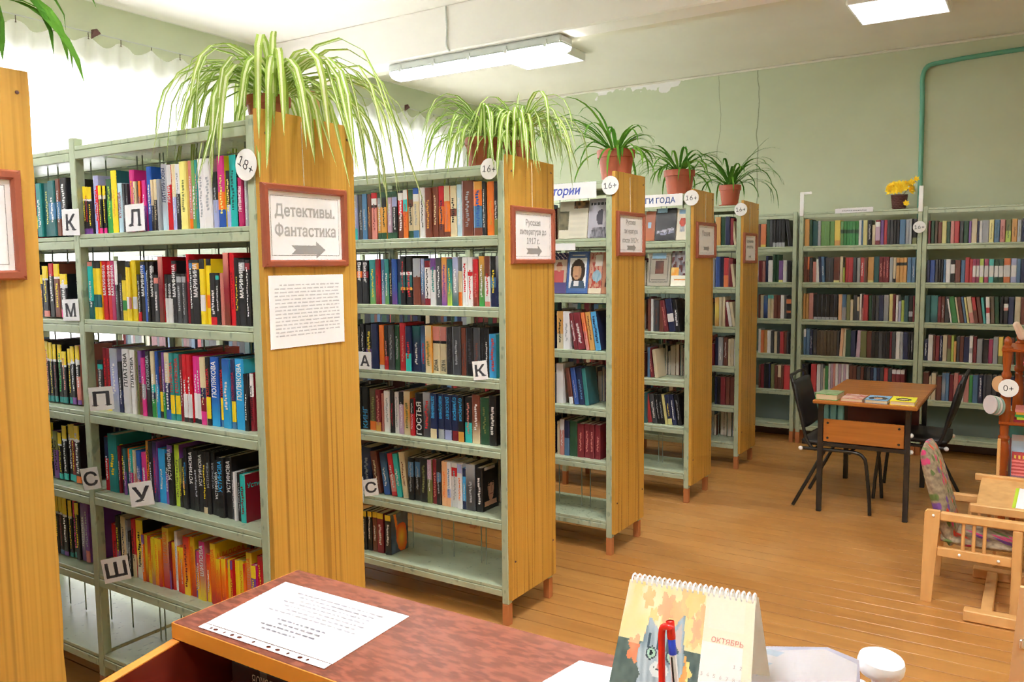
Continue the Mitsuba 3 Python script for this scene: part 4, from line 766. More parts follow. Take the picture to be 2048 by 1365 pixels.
def cov_bluecurly(u, v):
    if not inside(u, v, .10, .90, .05, .95): return lin((66, 96, 156))
    if v > .86: return lin((92, 122, 176)) if not inside(u, v, .2, .8, .89, .92) else lin((210, 214, 224))
    if v < .12: return lin((84, 112, 160))
    x, y = (u - .46) / .21, (v - .52) / .20
    if x * x + y * y < 1 and not (y > .62): 
        if abs(abs(u - .44) - .09) < .035 and abs(v - .55) < .012: return lin((40, 30, 26))
        if abs(v - .42) < .012 and abs(u - .43) < .07: return lin((120, 66, 58))
        return lin((196, 152, 118)) * (.72 if u > .52 else 1)
    if ((u - .5) / .34) ** 2 + ((v - .53) / .29) ** 2 < 1 and v > .3: return lin((52, 38, 30))
    if v < .30 and abs(u - .52) < .40 - .4 * v: return lin((222, 222, 224)) if abs(u - .46) < .12 and v > .17 else lin((66, 84, 104))
    return lin((232, 232, 234))
def cov_redlady(u, v):
    if v > .82: return mix3((52, 48, 92), (200, 180, 190), float(int(u * 14 + v * 40) % 4 == 0))
    if ((u - .5) / .2) ** 2 + ((v - .66) / .12) ** 2 < 1: return lin((150, 80, 60)) if v > .66 else lin((206, 160, 130))
    if .28 < v < .56 and abs(u - .5) < .34: return lin((186, 84, 84))
    if v < .28: return lin((92, 80, 130))
    return lin((206, 178, 160))
def cov_ornate(u, v):
    if inside(u, v, .42, .98, .66, .92): return lin((216, 206, 196))
    if ((u - .6) / .36) ** 2 + ((v - .42) / .14) ** 2 < 1: return mix3((110, 160, 186), (170, 190, 200), meshkit.noise(np.array([u * 9, v * 9, 2])))
    if v < .14: return lin((224, 208, 186))
    return mix3((196, 150, 130), (166, 70, 60), float(meshkit.noise(np.array([u * 13, v * 15, 8])) > .56))
def cov_tan(u, v): return lin((66, 44, 34)) if ((abs(u - .5) < .05 and .15 < v < .55) or (abs(u - .5) < .14 and .15 < v < .27)) else lin((194, 136, 108))
def cov_blacksilver(u, v):
    q = v - (.18 + .14 * u)
    if inside(u, v, .1, .92, 0, 1) and 0 < q < .09: return lin((176, 176, 190)) if meshkit.noise(np.array([u * 24, v * 20, 3])) > .35 else lin((60, 60, 70))
    if inside(u, v, .25, .92, 0, 1) and -.07 < q < 0: return lin((120, 122, 150)) if meshkit.noise(np.array([u * 24, v * 20, 6])) > .4 else lin((30, 30, 34))
    if inside(u, v, .05, .56, .87, 1): return lin((150, 190, 216))
    return lin((24, 24, 27))
def cov_redcap(u, v):
    if inside(u, v, .15, .85, .84, .97): return lin((150, 190, 216))
    if ((u - .52) / .30) ** 2 + ((v - .57) / .14) ** 2 < 1: return lin((198, 66, 44)) * (.85 if meshkit.noise(np.array([u * 12, v * 12, 1])) > .5 else 1)
    if inside(u, v, .3, .72, .26, .46): return mix3((90, 92, 100), (206, 204, 206), meshkit.noise(np.array([u * 13, v * 13, 1])))
    return lin((216, 206, 188))
def cov_brown(u, v): return lin((160, 192, 214)) if inside(u, v, .25, .6, .42, .62) else lin((168, 92, 52))
def cov_greyframe(u, v):
    if inside(u, v, .16, .80, .82, 1): return lin((150, 190, 216))
    if inside(u, v, .32, .72, .38, .78): return mix3((54, 44, 42), (140, 80, 60), meshkit.noise(np.array([u * 8, v * 9, 4])))
    e = min(u, 1 - u, v, 1 - v)
    if .10 < e < .125 or .17 < e < .185: return lin((112, 108, 100))
    return lin((168, 160, 146))
def cov_flowers(u, v):
    if v < .30: return lin((236, 230, 214)) if not inside(u, v, .2, .95, .16, .2) else lin((206, 130, 60))
    a = meshkit.noise(np.array([u * 8, v * 9, 7])); b = meshkit.noise(np.array([u * 9, v * 8, 17]))
    if .3 < v < .52 and u < .45: return mix3((236, 160, 40), (250, 220, 150), a)
    if a > .62: return lin((92, 44, 40))
    return mix3((196, 190, 192), (70, 72, 86), b)
sz3, sz4 = SHELVES[3], SHELVES[4]
face_book(3, -.375, -.192, sz3[1] + .001, .215, .012, cov_clippings, 'cream sheet of pasted clippings standing face-out under the blue handwritten banner', 'E')
face_book(3, -.188, -.053, sz3[1] + .001, .222, .015, cov_greyman, 'grey face-out book with dark engraved bust, beside the 16+ tag', 'S')
face_book(3, -.430, -.332, sz3[2] + .001, .235, .014, cov_redlady, 'face-out book with figure in pink, left of the blue portrait book', 'V')
face_book(3, -.326, -.190, sz3[2] + .001, .240, .018, cov_bluecurly, 'blue face-out book with portrait of a man with dark curly hair', 'B', 30, 40)
face_book(3, -.184, -.104, sz3[2] + .001, .235, .014, cov_ornate, 'ornate face-out book in red and pale blue right of blue portrait book', 'H')
face_book(3, -.101, -.052, sz3[2] + .001, .235, .012, cov_tan, 'tan face-out book with small dark figure, second shelf of third bookcase', 'H')
face_book(4, -.362, -.292, sz4[1] + .001, .205, .015, cov_brown, 'brown face-out book with small pale label, left of the black one', 'N')
face_book(4, -.288, -.140, sz4[1] + .001, .222, .018, cov_blacksilver, 'black face-out book with slanted silver print under the capitals banner', 'K')
face_book(4, -.134, -.053, sz4[1] + .001, .215, .014, cov_redcap, 'pale face-out book with red topped figure beside the 16+ tag', 'E')
face_book(4, -.345, -.180, sz4[2] + .001, .228, .018, cov_greyframe, 'grey beige face-out book with framed dark picture and blue label', 'I')
face_book(4, -.172, -.053, sz4[2] + .001, .240, .014, cov_flowers, 'colourful face-out book with orange flowers and a white lower band', 'S')
# ---------------------------------------------------------------- plants
def leaf_mesh(base, az, el, L, w, droop, stripe, greens, r, n=8, fold=.25, hang=None):
    """One arching strap leaf with a pale centre stripe: (mesh, colours)."""
    s = L / n; p = np.array(base, float); e = el; pts, dirs = [p.copy()], []
    bend = float(r.uniform(-.35, .35))
    for i in range(n):
        a = az + bend * i / n
        d = np.array([math.cos(e) * math.cos(a), math.cos(e) * math.sin(a), math.sin(e)]); dirs.append(d); p = p + d * s; pts.append(p.copy())
        e = max(e - droop * (0.35 + 1.3 * i / n) / n, -1.5)
        if hang:
            q = min(max(((i + 1) / n - hang[0]) / (hang[1] - hang[0]), 0), 1); e = el - (el + hang[2]) * q * q * (3 - 2 * q)
    dirs.append(dirs[-1]); V, F, C = [], [], []
    gc = mix3(greens[0], greens[1], float(r.uniform())); sc = mix3((240, 244, 214), (216, 228, 176), float(r.uniform()))
    us = ((-1, -.36), (-.36, .36), (.36, 1))
    for u0, u1 in us:
        b = len(V)
        for i in range(n + 1):
            f = i / n; ww = w * min(1, .45 + 2.2 * f) * (1 - f ** 3.2) ** .8 + .0004
            d = dirs[i]; side = np.cross(d, [0, 0, 1.0]); side = side / max(np.linalg.norm(side), 1e-6); up = np.cross(side, d)
            for u in (u0, u1): V.append(pts[i] + side * u * ww / 2 + up * abs(u) * fold * ww / 2); C.append(sc if (stripe and u0 < 0 < u1) else gc)
        for i in range(n):
            k = b + 2 * i; F += [[k, k + 1, k + 3], [k, k + 3, k + 2]]
    return trimesh.Trimesh(V, F, process=False), np.array(C)
def pot(t, c, r0, r1, h, bsdf='m_pot', saucer=False):
    z = c[2]
    put(t + '__pot', lathe([[0, z], [r0 * .96, z], [r0, z + .004], [r1 * .97, z + h * .76], [r1 * 1.06, z + h * .765], [r1 * 1.08, z + h * .98], [r1 * 1.05, z + h], [r1 * .96, z + h], [r1 * .93, z + h * .9], [0, z + h * .9]], 28, (c[0], c[1], 0)), bsdf, 35)
    put(t + '__soil', lathe([[0, z + h * .925], [r1 * .92, z + h * .91], [r1 * .92, z + h * .902], [0, z + h * .902]], 16, (c[0], c[1], 0)), 'm_soil')
    if saucer: put(t + '__saucer', lathe([[0, z - .001], [r0 * 1.25, z - .001], [r0 * 1.4, z + .014], [r0 * 1.34, z + .014], [r0 * 1.2, z + .004], [0, z + .004]], 24, (c[0], c[1], 0)), bsdf)
def spider(label, c, potdim, leaves, seed, stripe=True, greens=((120, 160, 60), (88, 132, 48)), crowns=((0, 0, 0),), Lr=(.3, .5), wr=(.013, .02), droop=(2.0, 3.2), el=(.5, 1.25), bias=None, potmat='m_pot', saucer=False, extra=(), hang=False):
    t = thing('spider_plant', label, 'potted plant', 'spider plants on top of the bookcases'); r = np.random.default_rng(seed)
    pot(t, c, *potdim, bsdf=potmat, saucer=saucer); top = np.array([c[0], c[1], c[2] + potdim[2] * .9])
    for k in range(leaves):
        cr = np.array(crowns[k % len(crowns)]); az = 2 * math.pi * (k * .618 + float(r.uniform(-.03, .03)))
        L = float(r.uniform(*Lr)); e = float(r.uniform(*el))
        if bias is not None: L *= 1 + bias[1] * math.cos(az - bias[0])
        m, col = leaf_mesh(top + cr + [.02 * math.cos(az), .02 * math.sin(az), 0], az, e, L, float(r.uniform(*wr)), float(r.uniform(*droop)), stripe, greens, r, hang=(float(r.uniform(0, .12)), float(r.uniform(.5, .85)), float(r.uniform(1.2, 1.5))) if hang else None)
        put(t + '__leaf', m, 'm_leaf', color=col)
    for az, e, L, w, dr_ in extra:
        m, col = leaf_mesh(top + np.array(crowns[0]), az, e, L, w, dr_, stripe, greens, r); put(t + '__leaf', m, 'm_leaf', color=col)
    return t
spider('largest spider plant, spilling over the nearest bookcase and its end panel', (-.21, 1.925, 2.091), (.055, .07, .12), 96, 11, hang=True, crowns=((0.03, 0, .05), (.07, -.03, .05), (-.02, .02, .04), (.04, .0, .0)), Lr=(.42, .72), wr=(.019, .028), droop=(2.2, 3.3), el=(.0, .8), greens=((176, 200, 104), (136, 168, 72)), bias=(math.pi / 2, .14), extra=((2.4, 1.35, .34, .024, 2.0), (2.2, 1.5, .26, .022, 3.4), (3.3, 1.0, .40, .022, 2.6)))
spider('bushy spider plant in terracotta pot, left one above the second bookcase', (-.245, 3.22, 2.091), (.062, .075, .145), 78, 12, hang=True, crowns=((0, 0, .03), (0.02, 0, .07)), Lr=(.30, .48), wr=(.015, .022), droop=(2.8, 4.0), el=(-.05, 1.1), greens=((160, 192, 84), (122, 164, 60)), bias=(math.pi, .1), extra=((1.2, 1.4, .22, .016, 1.6),))
spider('bushy spider plant above the second end panel, right of its twin', (-.10, 3.30, 2.091), (.05, .062, .125), 80, 13, hang=True, crowns=((0, 0, .04), (.03, -.02, .08)), Lr=(.30, .50), wr=(.015, .022), droop=(2.8, 4.0), el=(-.05, 1.1), greens=((160, 192, 84), (122, 164, 60)), extra=((2.0, 1.45, .24, .014, .9), (0.6, 1.2, .26, .014, .8)))
spider('feathery spider plant in terracotta pot above the third bookcase', (-.083, 4.32, 2.107), (.078, .10, .18), 52, 14, stripe=False, Lr=(.30, .52), wr=(.015, .022), droop=(1.6, 3.2), el=(.15, 1.15), greens=((112, 158, 62), (66, 118, 40)), bias=(math.pi, .38))
spider('spider plant in wide terracotta pot above the fourth bookcase', (-.172, 5.52, 2.112), (.080, .10, .175), 46, 15, stripe=False, Lr=(.28, .48), wr=(.016, .023), droop=(1.8, 3.4), el=(.1, 1.1), greens=((104, 150, 58), (60, 112, 40)))
spider('tall leaved spider plant in a terracotta pot with saucer, farthest of the row', (-.170, 6.62, 2.096), (.062, .082, .17), 40, 16, Lr=(.36, .60), wr=(.016, .025), droop=(2.0, 3.4), el=(.3, 1.25), greens=((92, 140, 52), (58, 106, 38)), saucer=True, stripe=False, extra=((.35, 1.05, .50, .022, .5), (2.6, .9, .42, .018, 1.2), (.1, .5, .48, .018, 3.4)))
# broad leaved plant at the left edge
t = thing('leafy_plant', 'dark green broad leaved plant at the top left corner', 'potted plant'); pot(t, (-.14, .90, 2.111), .07, .09, .12)
r = np.random.default_rng(21)
for az, e, L, w, d in ((.12, .10, .52, .044, 1.7), (.32, .25, .46, .040, 2.0), (.0, .3, .40, .040, 2.6), (.12, .50, .56, .036, 2.0), (.05, .35, .46, .036, 2.3), (.3, .7, .50, .032, 2.2), (-.1, .9, .48, .034, 2.6), (.45, .3, .40, .030, 2.4), (1.4, 1.0, .36, .03, 3.2), (2.2, 1.0, .38, .034, 2.6), (3.2, .9, .36, .034, 2.4), (4.2, .9, .34, .034, 2.4), (5.3, .9, .30, .032, 2.6), (1.15, 1.25, .30, .028, 2.2), (0.7, 1.3, .34, .028, 3.4)):
    m, col = leaf_mesh((-.14 + .03 * math.cos(az), .90 + .03 * math.sin(az), 2.225), az, e, L, w, d, False, ((60, 104, 38), (92, 140, 52)), r, 10); put(t + '__leaf', m, 'm_leaf', color=col)
# yellow silk flowers on the wall bookcase
t = thing('flower_basket', 'yellow flowers in a dark wicker pot on the wall bookcase', 'flowers')
put(t + '__pot', lathe([[0, 2.081], [.05, 2.081], [.066, 2.20], [.069, 2.205], [.062, 2.205], [.0, 2.19]], 24, (.925, 7.76, 0)), 'm_wicker', 35, label='dark woven pot')
wv = [tube([[.925 + (.0515 + .0135 * k / 8) * math.cos(a), 7.76 + (.0515 + .0135 * k / 8) * math.sin(a), 2.087 + k * .0145 + .003 * (-1) ** (i + k)] for i, a in enumerate(np.linspace(0, 2 * math.pi, 25))], .0032, 5, False) for k in range(8)]
put(t + '__weave', join(*wv), 'm_maroon', kind='stuff', label='woven dark strands')
r = np.random.default_rng(8)
def bloom(c, s, nrm):
    n = np.array(nrm, float); n /= np.linalg.norm(n); a = np.cross(n, [.3, .2, .9]); a /= np.linalg.norm(a); b = np.cross(n, a); ms = []
    for ring, (k, rad, tilt) in enumerate(((6, 1.0, .35), (5, .62, .9))):
        for i in range(k):
            th = 2 * math.pi * (i + .5 * ring) / k; d = a * math.cos(th) + b * math.sin(th); q = np.cross(n, d); tip = d * math.cos(tilt) + n * math.sin(tilt)
            V = [np.zeros(3), tip * .5 * rad + q * .34 * rad, tip * rad + n * .12, tip * .5 * rad - q * .34 * rad, tip * .55 * rad + n * .14]
            ms.append(trimesh.Trimesh(np.array(c) + s * np.array(V), [[0, 1, 4], [1, 2, 4], [2, 3, 4], [3, 0, 4]], process=False))
    return join(*ms)
for i in range(26):
    d = r.normal(size=3); d[2] = abs(d[2]) * .8 + .1; d[1] = -abs(d[1]); d /= np.linalg.norm(d)
    put(t + '__flower', bloom(np.array([.925, 7.76, 2.235]) + d * [.095, .06, .07], .043, d), 'm_petal')
for p_, s in (((1.02, 7.72, 2.30), .036), ((1.055, 7.72, 2.325), .03), ((.985, 7.70, 2.125), .032)):
    put(t + '__flower', bloom(p_, s, (.4, -1, .4)), 'm_petal')
put(t + '__stem', join(tube([[.95, 7.76, 2.2], [1.02, 7.735, 2.28], [1.06, 7.73, 2.32]], .0025, 5), tube([[.93, 7.76, 2.2], [.99, 7.715, 2.19], [.985, 7.71, 2.13]], .0025, 5)), 'm_wicker')
# ---------------------------------------------------------------- reading table and black chairs
t = thing('reading_table', 'brown topped school table on black legs with four books lying on it', 'table')
tp = bx(.755, 1.372, 5.50, 6.60, .732, .757, .006); put(t + '__tabletop', tp, 'm_brown_wood', label='glossy brown wood grain top')
for x, y in ((.79, 5.595), (1.308, 5.62), (.775, 6.555), (1.30, 6.565)):
    put(t + '__leg', bx(x - .016, x + .016, y - .016, y + .016, 0, .732, .003), 'm_black'); 
for q in ((.79, 1.308, 5.595, 5.62, .44, .465), (.775, 1.30, 6.55, 6.575, .44, .465), (.777, .800, 5.60, 6.55, .70, .728), (1.292, 1.315, 5.60, 6.55, .70, .728)): put(t + '__rail', bx(*q, .002), 'm_black')
put(t + '__end_board', bx(.808, 1.290, 5.588, 5.606, .472, .622, .003), 'm_brown_wood', label='orange brown board bolted between the near legs')
for x in (.835, 1.262):
    for z in (.497, .597): put(t + '__bolt', lathe([[0, .004], [.006, .003], [.008, 0], [0, 0]], 10).apply_transform(frame3((x, 5.588, z), (1, 0, 0), (0, 0, 1), (0, -1, 0))), 'm_black')
put(t + '__modesty_panel', bx(.80, 1.28, 6.44, 6.456, .47, .715, .003), 'm_maroon', label='dark red panel below the top')
for i, (x, y) in enumerate(((1.331, 5.62), (1.331, 5.64))): put(t + '__plug', trimesh.creation.icosphere(2, .014).apply_translation([x - .004, y + .01, .555 - .11 * i]), 'm_white')
def black_chair(cx, cy, flip, label):
    t = thing('visitor_chair', label, 'chair', None); s = -1 if flip else 1
    def X(m):
        if s < 0:
            m = moved(m, R=rot([0, 0, 1], 180))
        return moved(m, (cx, cy, 0))
    def pad(w, d, h, dome):
        P = []; 
        for a in np.linspace(-1, 1, 13):
            for b in np.linspace(-1, 1, 13):
                q = np.clip(1 - max(abs(a), abs(b)) ** 6, 0, 1); c = (1 - .10 * b * b) * (1 - 0.0 * a)
                P += [[a * d / 2 * (1 - .05 * b * b), b * w / 2 * (1 - .05 * a * a), h / 2 * (.55 + .45 * q) + dome * (1 - a * a) * (1 - b * b)], [a * d / 2 * (1 - .05 * b * b), b * w / 2 * (1 - .05 * a * a), -h / 2 * (.55 + .45 * q)]]
        m = trimesh.convex.convex_hull(np.array(P)); return m
    put(t + '__seat', X(moved(pad(.46, .43, .05, .012), (0, 0, .445))), 'm_leather', True, label='black padded seat')
    bk = moved(pad(.44, .33, .034, .012), R=rot([0, 1, 0], -104)); bk = moved(bk, (-.232, 0, .69)); put(t + '__backrest', X(bk), 'm_leather', True, label='black padded backrest')
    for k, y in enumerate((-.235, .235)):
        put(t + '__front_leg', X(tube(smooth_path([[-.20, y, .405], [-.02, y, .41], [.13, y, .41], [.185, y, .385], [.205, y, .33], [.225, y, .15], [.235, y, .008]], 5), .0115, 8)), 'm_black', True)
        put(t + '__rear_leg', X(tube([[-.055, y * .94, .405], [-.15, y * .97, .21], [-.25, y, .008]], .0115, 8)), 'm_black', True)
        put(t + '__upright', X(tube(smooth_path([[-.13, y * .93, .40], [-.175, y * .93, .47], [-.215, y * .9, .62], [-.265, y * .86, .80], [-.290, y * .80, .885]], 5), .0115, 8)), 'm_black', True)
        put(t + '__end_plug', X(trimesh.creation.icosphere(2, .015).apply_translation([-.205, y * 1.03, .405])), 'm_white', label='white plastic plug')
    for q in ([[.10, -.235, .40], [.10, .235, .40]], [[-.12, -.22, .40], [-.12, .22, .40]], [[-.29, -.19, .885], [-.292, 0, .89], [-.29, .19, .885]]): put(t + '__crossbar', X(tube(q, .0105, 8)), 'm_black')
black_chair(.865, 5.86, False, 'black visitor chair pushed in at the left side of the table')
black_chair(1.285, 6.295, True, 'black visitor chair standing at the right side of the table')

def flat_book(x, y, w, d, z, th, fn, base, label, ang=0, spine_near=False):
    t = thing('book', label, 'book'); P, Q = Print(), Print(); c = COL[base]
    paint_grid(P, (0, 0, th), (w, 0, 0), (0, d, 0), 16, 20, fn); P.box(0, w, 0, d, th - .0025, th - .0003, c); P.box(0, w, 0, d, 0, .002, c); P.box(0, .002, 0, d, .002, th - .0025, c)
    Q.box(.003, w - .003, .003, d - .003, .002, th - .0026, lin((214, 196, 160)))
    M = np.eye(4); M[:3, :3] = rot([0, 0, 1], ang); M[:3, 3] = (x, y, z + .0006); P.put(t + '__cover', M); Q.put(t + '__pages', M, 'm_paper'); return t
N2 = lambda u, v, s: float(meshkit.noise(np.array([u * s, v * s, s * 1.7])))
flat_book(.768, 5.525, .135, .20, .757, .038, lambda u, v: mix3((104, 140, 88), (176, 190, 150), N2(u, v, 6)), 'G', 'thick green covered book at the left of the row on the table', -2)
flat_book(.922, 5.530, .130, .20, .757, .020, lambda u, v: mix3((196, 104, 96), (226, 200, 180), N2(u, v, 7)), 'H', 'reddish patterned book lying second on the table', -1)
flat_book(1.066, 5.528, .132, .20, .757, .022, lambda u, v: lin((60, 58, 60)) if .2 < ((u - .5) / .42) ** 2 + ((v - .42) / .34) ** 2 < 1 and v > .2 else (lin((206, 170, 140)) if ((u - .5) / .2) ** 2 + ((v - .40) / .2) ** 2 < 1 else lin((136, 180, 212))), 'b', 'light blue book with a dark haired face, third on the table')
flat_book(1.212, 5.526, .140, .20, .757, .026, lambda u, v: lin((84, 80, 50)) if .3 < ((u - .5) / .32) ** 2 + ((v - .42) / .28) ** 2 < 1 else (lin((220, 190, 140)) if ((u - .5) / .2) ** 2 + ((v - .40) / .18) ** 2 < 1 else lin((240, 232, 52))), 'Y', 'bright yellow book at the right of the row on the table', 2)

# ---------------------------------------------------------------- small wooden children's chair and desk
t = thing('child_chair', 'small beech armchair with spindles and floral cushions', 'chair')
for y in (4.335, 4.735):
    rear = trimesh.creation.extrude_polygon(Polygon([(1.540, 0), (1.588, 0), (1.612, .405), (1.612, .452), (1.556, .452), (1.546, .44)]), .032); v = np.asarray(rear.vertices); rear.vertices = np.stack([v[:, 0], y + v[:, 2], v[:, 1]], 1); rear.fix_normals()
    put(t + '__rear_post', rear, 'm_beech'); put(t + '__front_post', bx(1.912, 1.952, y, y + .032, 0, .408, .004), 'm_beech')
    put(t + '__arm', bx(1.6125, 1.99, y - .002, y + .034, .408, .450, .006), 'm_beech'); put(t + '__side_rail', bx(1.604, 1.9115, y + .004, y + .028, .232, .276, .003), 'm_beech')
    for x in (1.712, 1.756, 1.800): put(t + '__spindle', tube([[x, y + .016, .274], [x, y + .016, .41]], .008, 8), 'm_beech', True)
    for x, z in ((1.585, .43), (1.70, .255), (1.86, .255)): put(t + '__cap', trimesh.creation.icosphere(2, .007).apply_translation([x, y - .001, z]), 'm_white')
for q in (1.56, 1.92): put(t + '__cross_rail', bx(q, q + .025, 4.367, 4.735, .235, .275, .003), 'm_beech')
def cushion(w, d, h, M):
    P = []
    for a in np.linspace(-1, 1, 17):
        for b in np.linspace(-1, 1, 17):
            q = (1 - abs(a) ** 3.5) ** .5 * (1 - abs(b) ** 3.5) ** .5
            for s in (-1, 1): P.append([a * w / 2 * (1 - .06 * b * b), b * d / 2 * (1 - .06 * a * a), s * h / 2 * (.15 + .85 * q)])
    m = trimesh.convex.convex_hull(np.array(P)); m.apply_transform(M); return m
put(t + '__seat_cushion', cushion(.34, .37, .055, frame3((1.775, 4.551, .303), (1, 0, 0), (0, 1, 0), (0, 0, 1))), 'm_floral', True, label='patterned seat cushion')
a = math.radians(73); put(t + '__back_cushion', cushion(.50, .35, .085, frame3((1.592, 4.545, .505), (-math.cos(a) * .95, 0, math.sin(a)), (0, 1, 0), (-math.sin(a), 0, -math.cos(a) * .95))), 'm_floral', True, label='tall floral back cushion')
t = thing('child_desk', "low wooden children's desk on flat runners behind the small armchair", 'desk')
put(t + '__runner', bx(1.735, 2.35, 4.175, 4.235, 0.002, .052, .004), 'm_beech'); put(t + '__runner', bx(1.735, 2.35, 4.79, 4.85, 0.002, .052, .004), 'm_beech')
put(t + '__stretcher', bx(1.80, 1.848, 4.2355, 4.7895, .012, .048, .003), 'm_beech')
for y in (4.205, 4.82): put(t + '__leg', bx(2.12, 2.18, y - .014, y + .014, .0525, .46, .003), 'm_beech')
sl = math.degrees(math.atan2(.05, .47))
def on_slope(m): return moved(m, (0, 4.44, .452), R=rot([1, 0, 0], sl))
put(t + '__top', on_slope(bx(1.752, 2.42, .028, .455, .0, .012, .002)), 'm_beech'); put(t + '__front_rail', on_slope(bx(1.728, 2.44, -.002, .026, -.012, .03, .004)), 'm_beech'); put(t + '__back_rail', on_slope(bx(1.722, 2.44, .457, .482, -.008, .026, .004)), 'm_beech')
P = Print(); P.quad((2.0, .06, .0135), (2.2, .05, .0135), (2.21, .34, .0135), (2.01, .35, .0135), WHITE); P.quad((1.985, .06, .013), (2.0, .06, .013), (2.01, .35, .013), (1.995, .35, .013), COL['A'])
M = np.eye(4); M[:3, :3] = rot([1, 0, 0], sl); M[:3, 3] = (-.085, 4.44, .452); k = thing('worksheet', "white sheet with a lime edge lying on the children's desk", 'paper sheet'); P.put(k, M, 'm_paper')
t = thing('wooden_post', "slim pale wooden upright behind the children's desk", 'wooden post'); put(t, bx(1.812, 1.828, 5.02, 5.04, 0, .70, .003), 'm_beech')

# ---------------------------------------------------------------- stand with turned posts at the right edge
t = thing('display_stand', 'brown display stand with turned wooden posts at the right edge', 'display stand')
pr = [[0, 0], [.018, 0], [.020, .03], [.016, .06], [.024, .10], [.026, .18], [.018, .26], [.022, .285], [.018, .30], [.026, .31], [.026, .325], [.017, .345], [.021, .42], [.030, .50], [.030, .56], [.022, .585], [.030, .60], [.030, .612], [.022, .622], [.024, .70], [.030, .72], [.027, .84], [.019, .93], [.023, .945], [.018, .955], [.026, .965], [.026, .985], [.018, 1.0], [.024, 1.08], [.028, 1.14], [.016, 1.15], [.022, 1.165], [.021, 1.18], [.012, 1.198], [0, 1.205]]
for x, y in ((1.825, 5.58), (2.30, 5.58), (1.88, 5.95), (2.30, 5.95)): put(t + '__post', lathe(pr, 20, (x, y, 0)), 'm_turned', 40)
for z in (.30, .685, 1.115):
    put(t + '__shelf', bx(1.795, 2.34, 5.545, 5.99, z, z + .016, .005), 'm_turned')
def slab_book(name, o, ex, ez, w, h, th, fn, label, base, nu=20, nv=24, cat='book', grp=None):
    k = thing(name, label, cat, grp); P, Q = Print(), Print(); ex, ez = np.array(ex, float), np.array(ez, float); ex /= np.linalg.norm(ex); ez /= np.linalg.norm(ez); ey = np.cross(ez, ex)
    paint_grid(P, (0, -.0004, 0), (w, 0, 0), (0, 0, h), nu, nv, fn); P.box(0, w, 0, .0015, 0, h, COL[base]); P.box(0, w, th - .0015, th, 0, h, COL[base]); P.box(0, .0015, .0015, th - .0015, 0, h, COL[base])
    Q.box(.0016, w - .002, .0016, th - .0016, .001, h - .001, PAGE); M = frame3(o, ex, ey, ez); P.put(k + '__cover', M); Q.put(k + '__pages', M, 'm_paper')
def mag_car(u, v):
    if v > .86: return lin((206, 206, 210))
    if ((u - .6) / .5) ** 2 + ((v - .35) / .34) ** 2 < 1: return mix3((226, 214, 196), (250, 248, 246), N2(u, v, 5))
    return mix3((120, 150, 178), (190, 206, 220), v)
def mag_red(u, v):
    if u > .62: return mix3((60, 70, 90), (170, 174, 186), N2(u, v, 11))
    if v > .78: return lin((222, 180, 70)) if int(u * 22) % 2 and .8 < v < .92 else lin((176, 44, 44))
    if v < .3: return mix3((60, 110, 140), (200, 84, 60), N2(u, v, 9))
    return lin((226, 120, 116)) if int(v * 30) % 3 == 0 else lin((190, 66, 60))
def mag_top(u, v): return mix3((90, 120, 140), (206, 120, 110), N2(u, v, 5)) if v < .75 else lin((84, 164, 164))
slab_book('magazine', (1.868, 5.615, .3165), (1, 0, 0), (0, .25, 1), .24, .20, .008, mag_red, 'red magazine standing low on the display stand', 'R', 22, 20)
slab_book('magazine', (1.862, 5.675, .3165), (1, 0, 0), (0, .22, 1), .27, .29, .008, mag_car, 'pale blue picture book behind the red magazine', 'b')
slab_book('magazine', (1.850, 5.735, .3165), (1, 0, 0), (0, .16, 1), .30, .345, .008, mag_top, 'teal and pink picture book, rearmost on the display stand', 'M')
for i, (c, x, wd) in enumerate((('M', 1.87, .21), ('A', 1.885, .20), ('G', 1.875, .20), ('o', 1.88, .19), ('H', 1.875, .20))):
    th = .014; z = .7015 + i * (th + .0006); k = thing('booklet', f"{WORD[c]} booklet, {ORD[i]} from the bottom of the pile on the display stand", 'booklet', 'booklets piled on the display stand'); P = Print(); P.box(x, x + wd, 5.59, 5.78, z, z + th, COL[c]); P.put(k)
def round_disc(c, r, th, n, bs, label, color=None):
    k = thing('paper_disc', label, 'paper disc'); n = np.array(n, float); n /= np.linalg.norm(n); ex = np.cross([0, 0, 1.0], n); ex /= np.linalg.norm(ex); m = trimesh.creation.cylinder(radius=r, height=th, sections=36); m.apply_transform(frame3(c, ex, np.cross(n, ex), n)); put(k, m, bs); return k
age_tag((1.838, 5.535, .905), .052, '0+', 'white round tag reading 0+ on the turned post', nrm=(.05, -1, .1), turn=2)
round_disc((1.795, 5.62, .915), .05, .004, (-.5, -1, .05), 'm_tan', 'beige paper disc half hidden behind the 0+ tag')
for i, (col, dx) in enumerate((((206, 196, 196), 0), ((170, 196, 180), .012), ((226, 212, 208), .024), ((150, 180, 170), .036))):
    scene[f'm_disc{i}'] = principled(rgb(*col), .5); round_disc((1.752 + dx, 5.52 + dx * .4, .805 - .25 * dx), .055, .006, (-1 + dx * 3, -.9, .08), f'm_disc{i}', ['pinkish grey disc, frontmost of the hanging stack on the stand', 'pale green disc, second of the hanging stack on the stand', 'whitish disc, third of the hanging stack on the stand', 'grey green disc, rearmost of the hanging stack on the stand'][i])
def blob(bones, length=.008):
    import manifold3d as m3
    total = None
    for a, ra, b, rb in bones:
        q = m3.Manifold.batch_hull([m3.Manifold.sphere(ra, 20).translate(a), m3.Manifold.sphere(rb, 20).translate(b)]); total = q if total is None else total + q
    mm = total.refine_to_length(length).to_mesh(); m = trimesh.Trimesh(mm.vert_properties[:, :3], mm.tri_verts); trimesh.smoothing.filter_taubin(m, iterations=14); return m
t = thing('plush_toy', 'pale pink plush toy sitting on top of the display stand', 'toy')
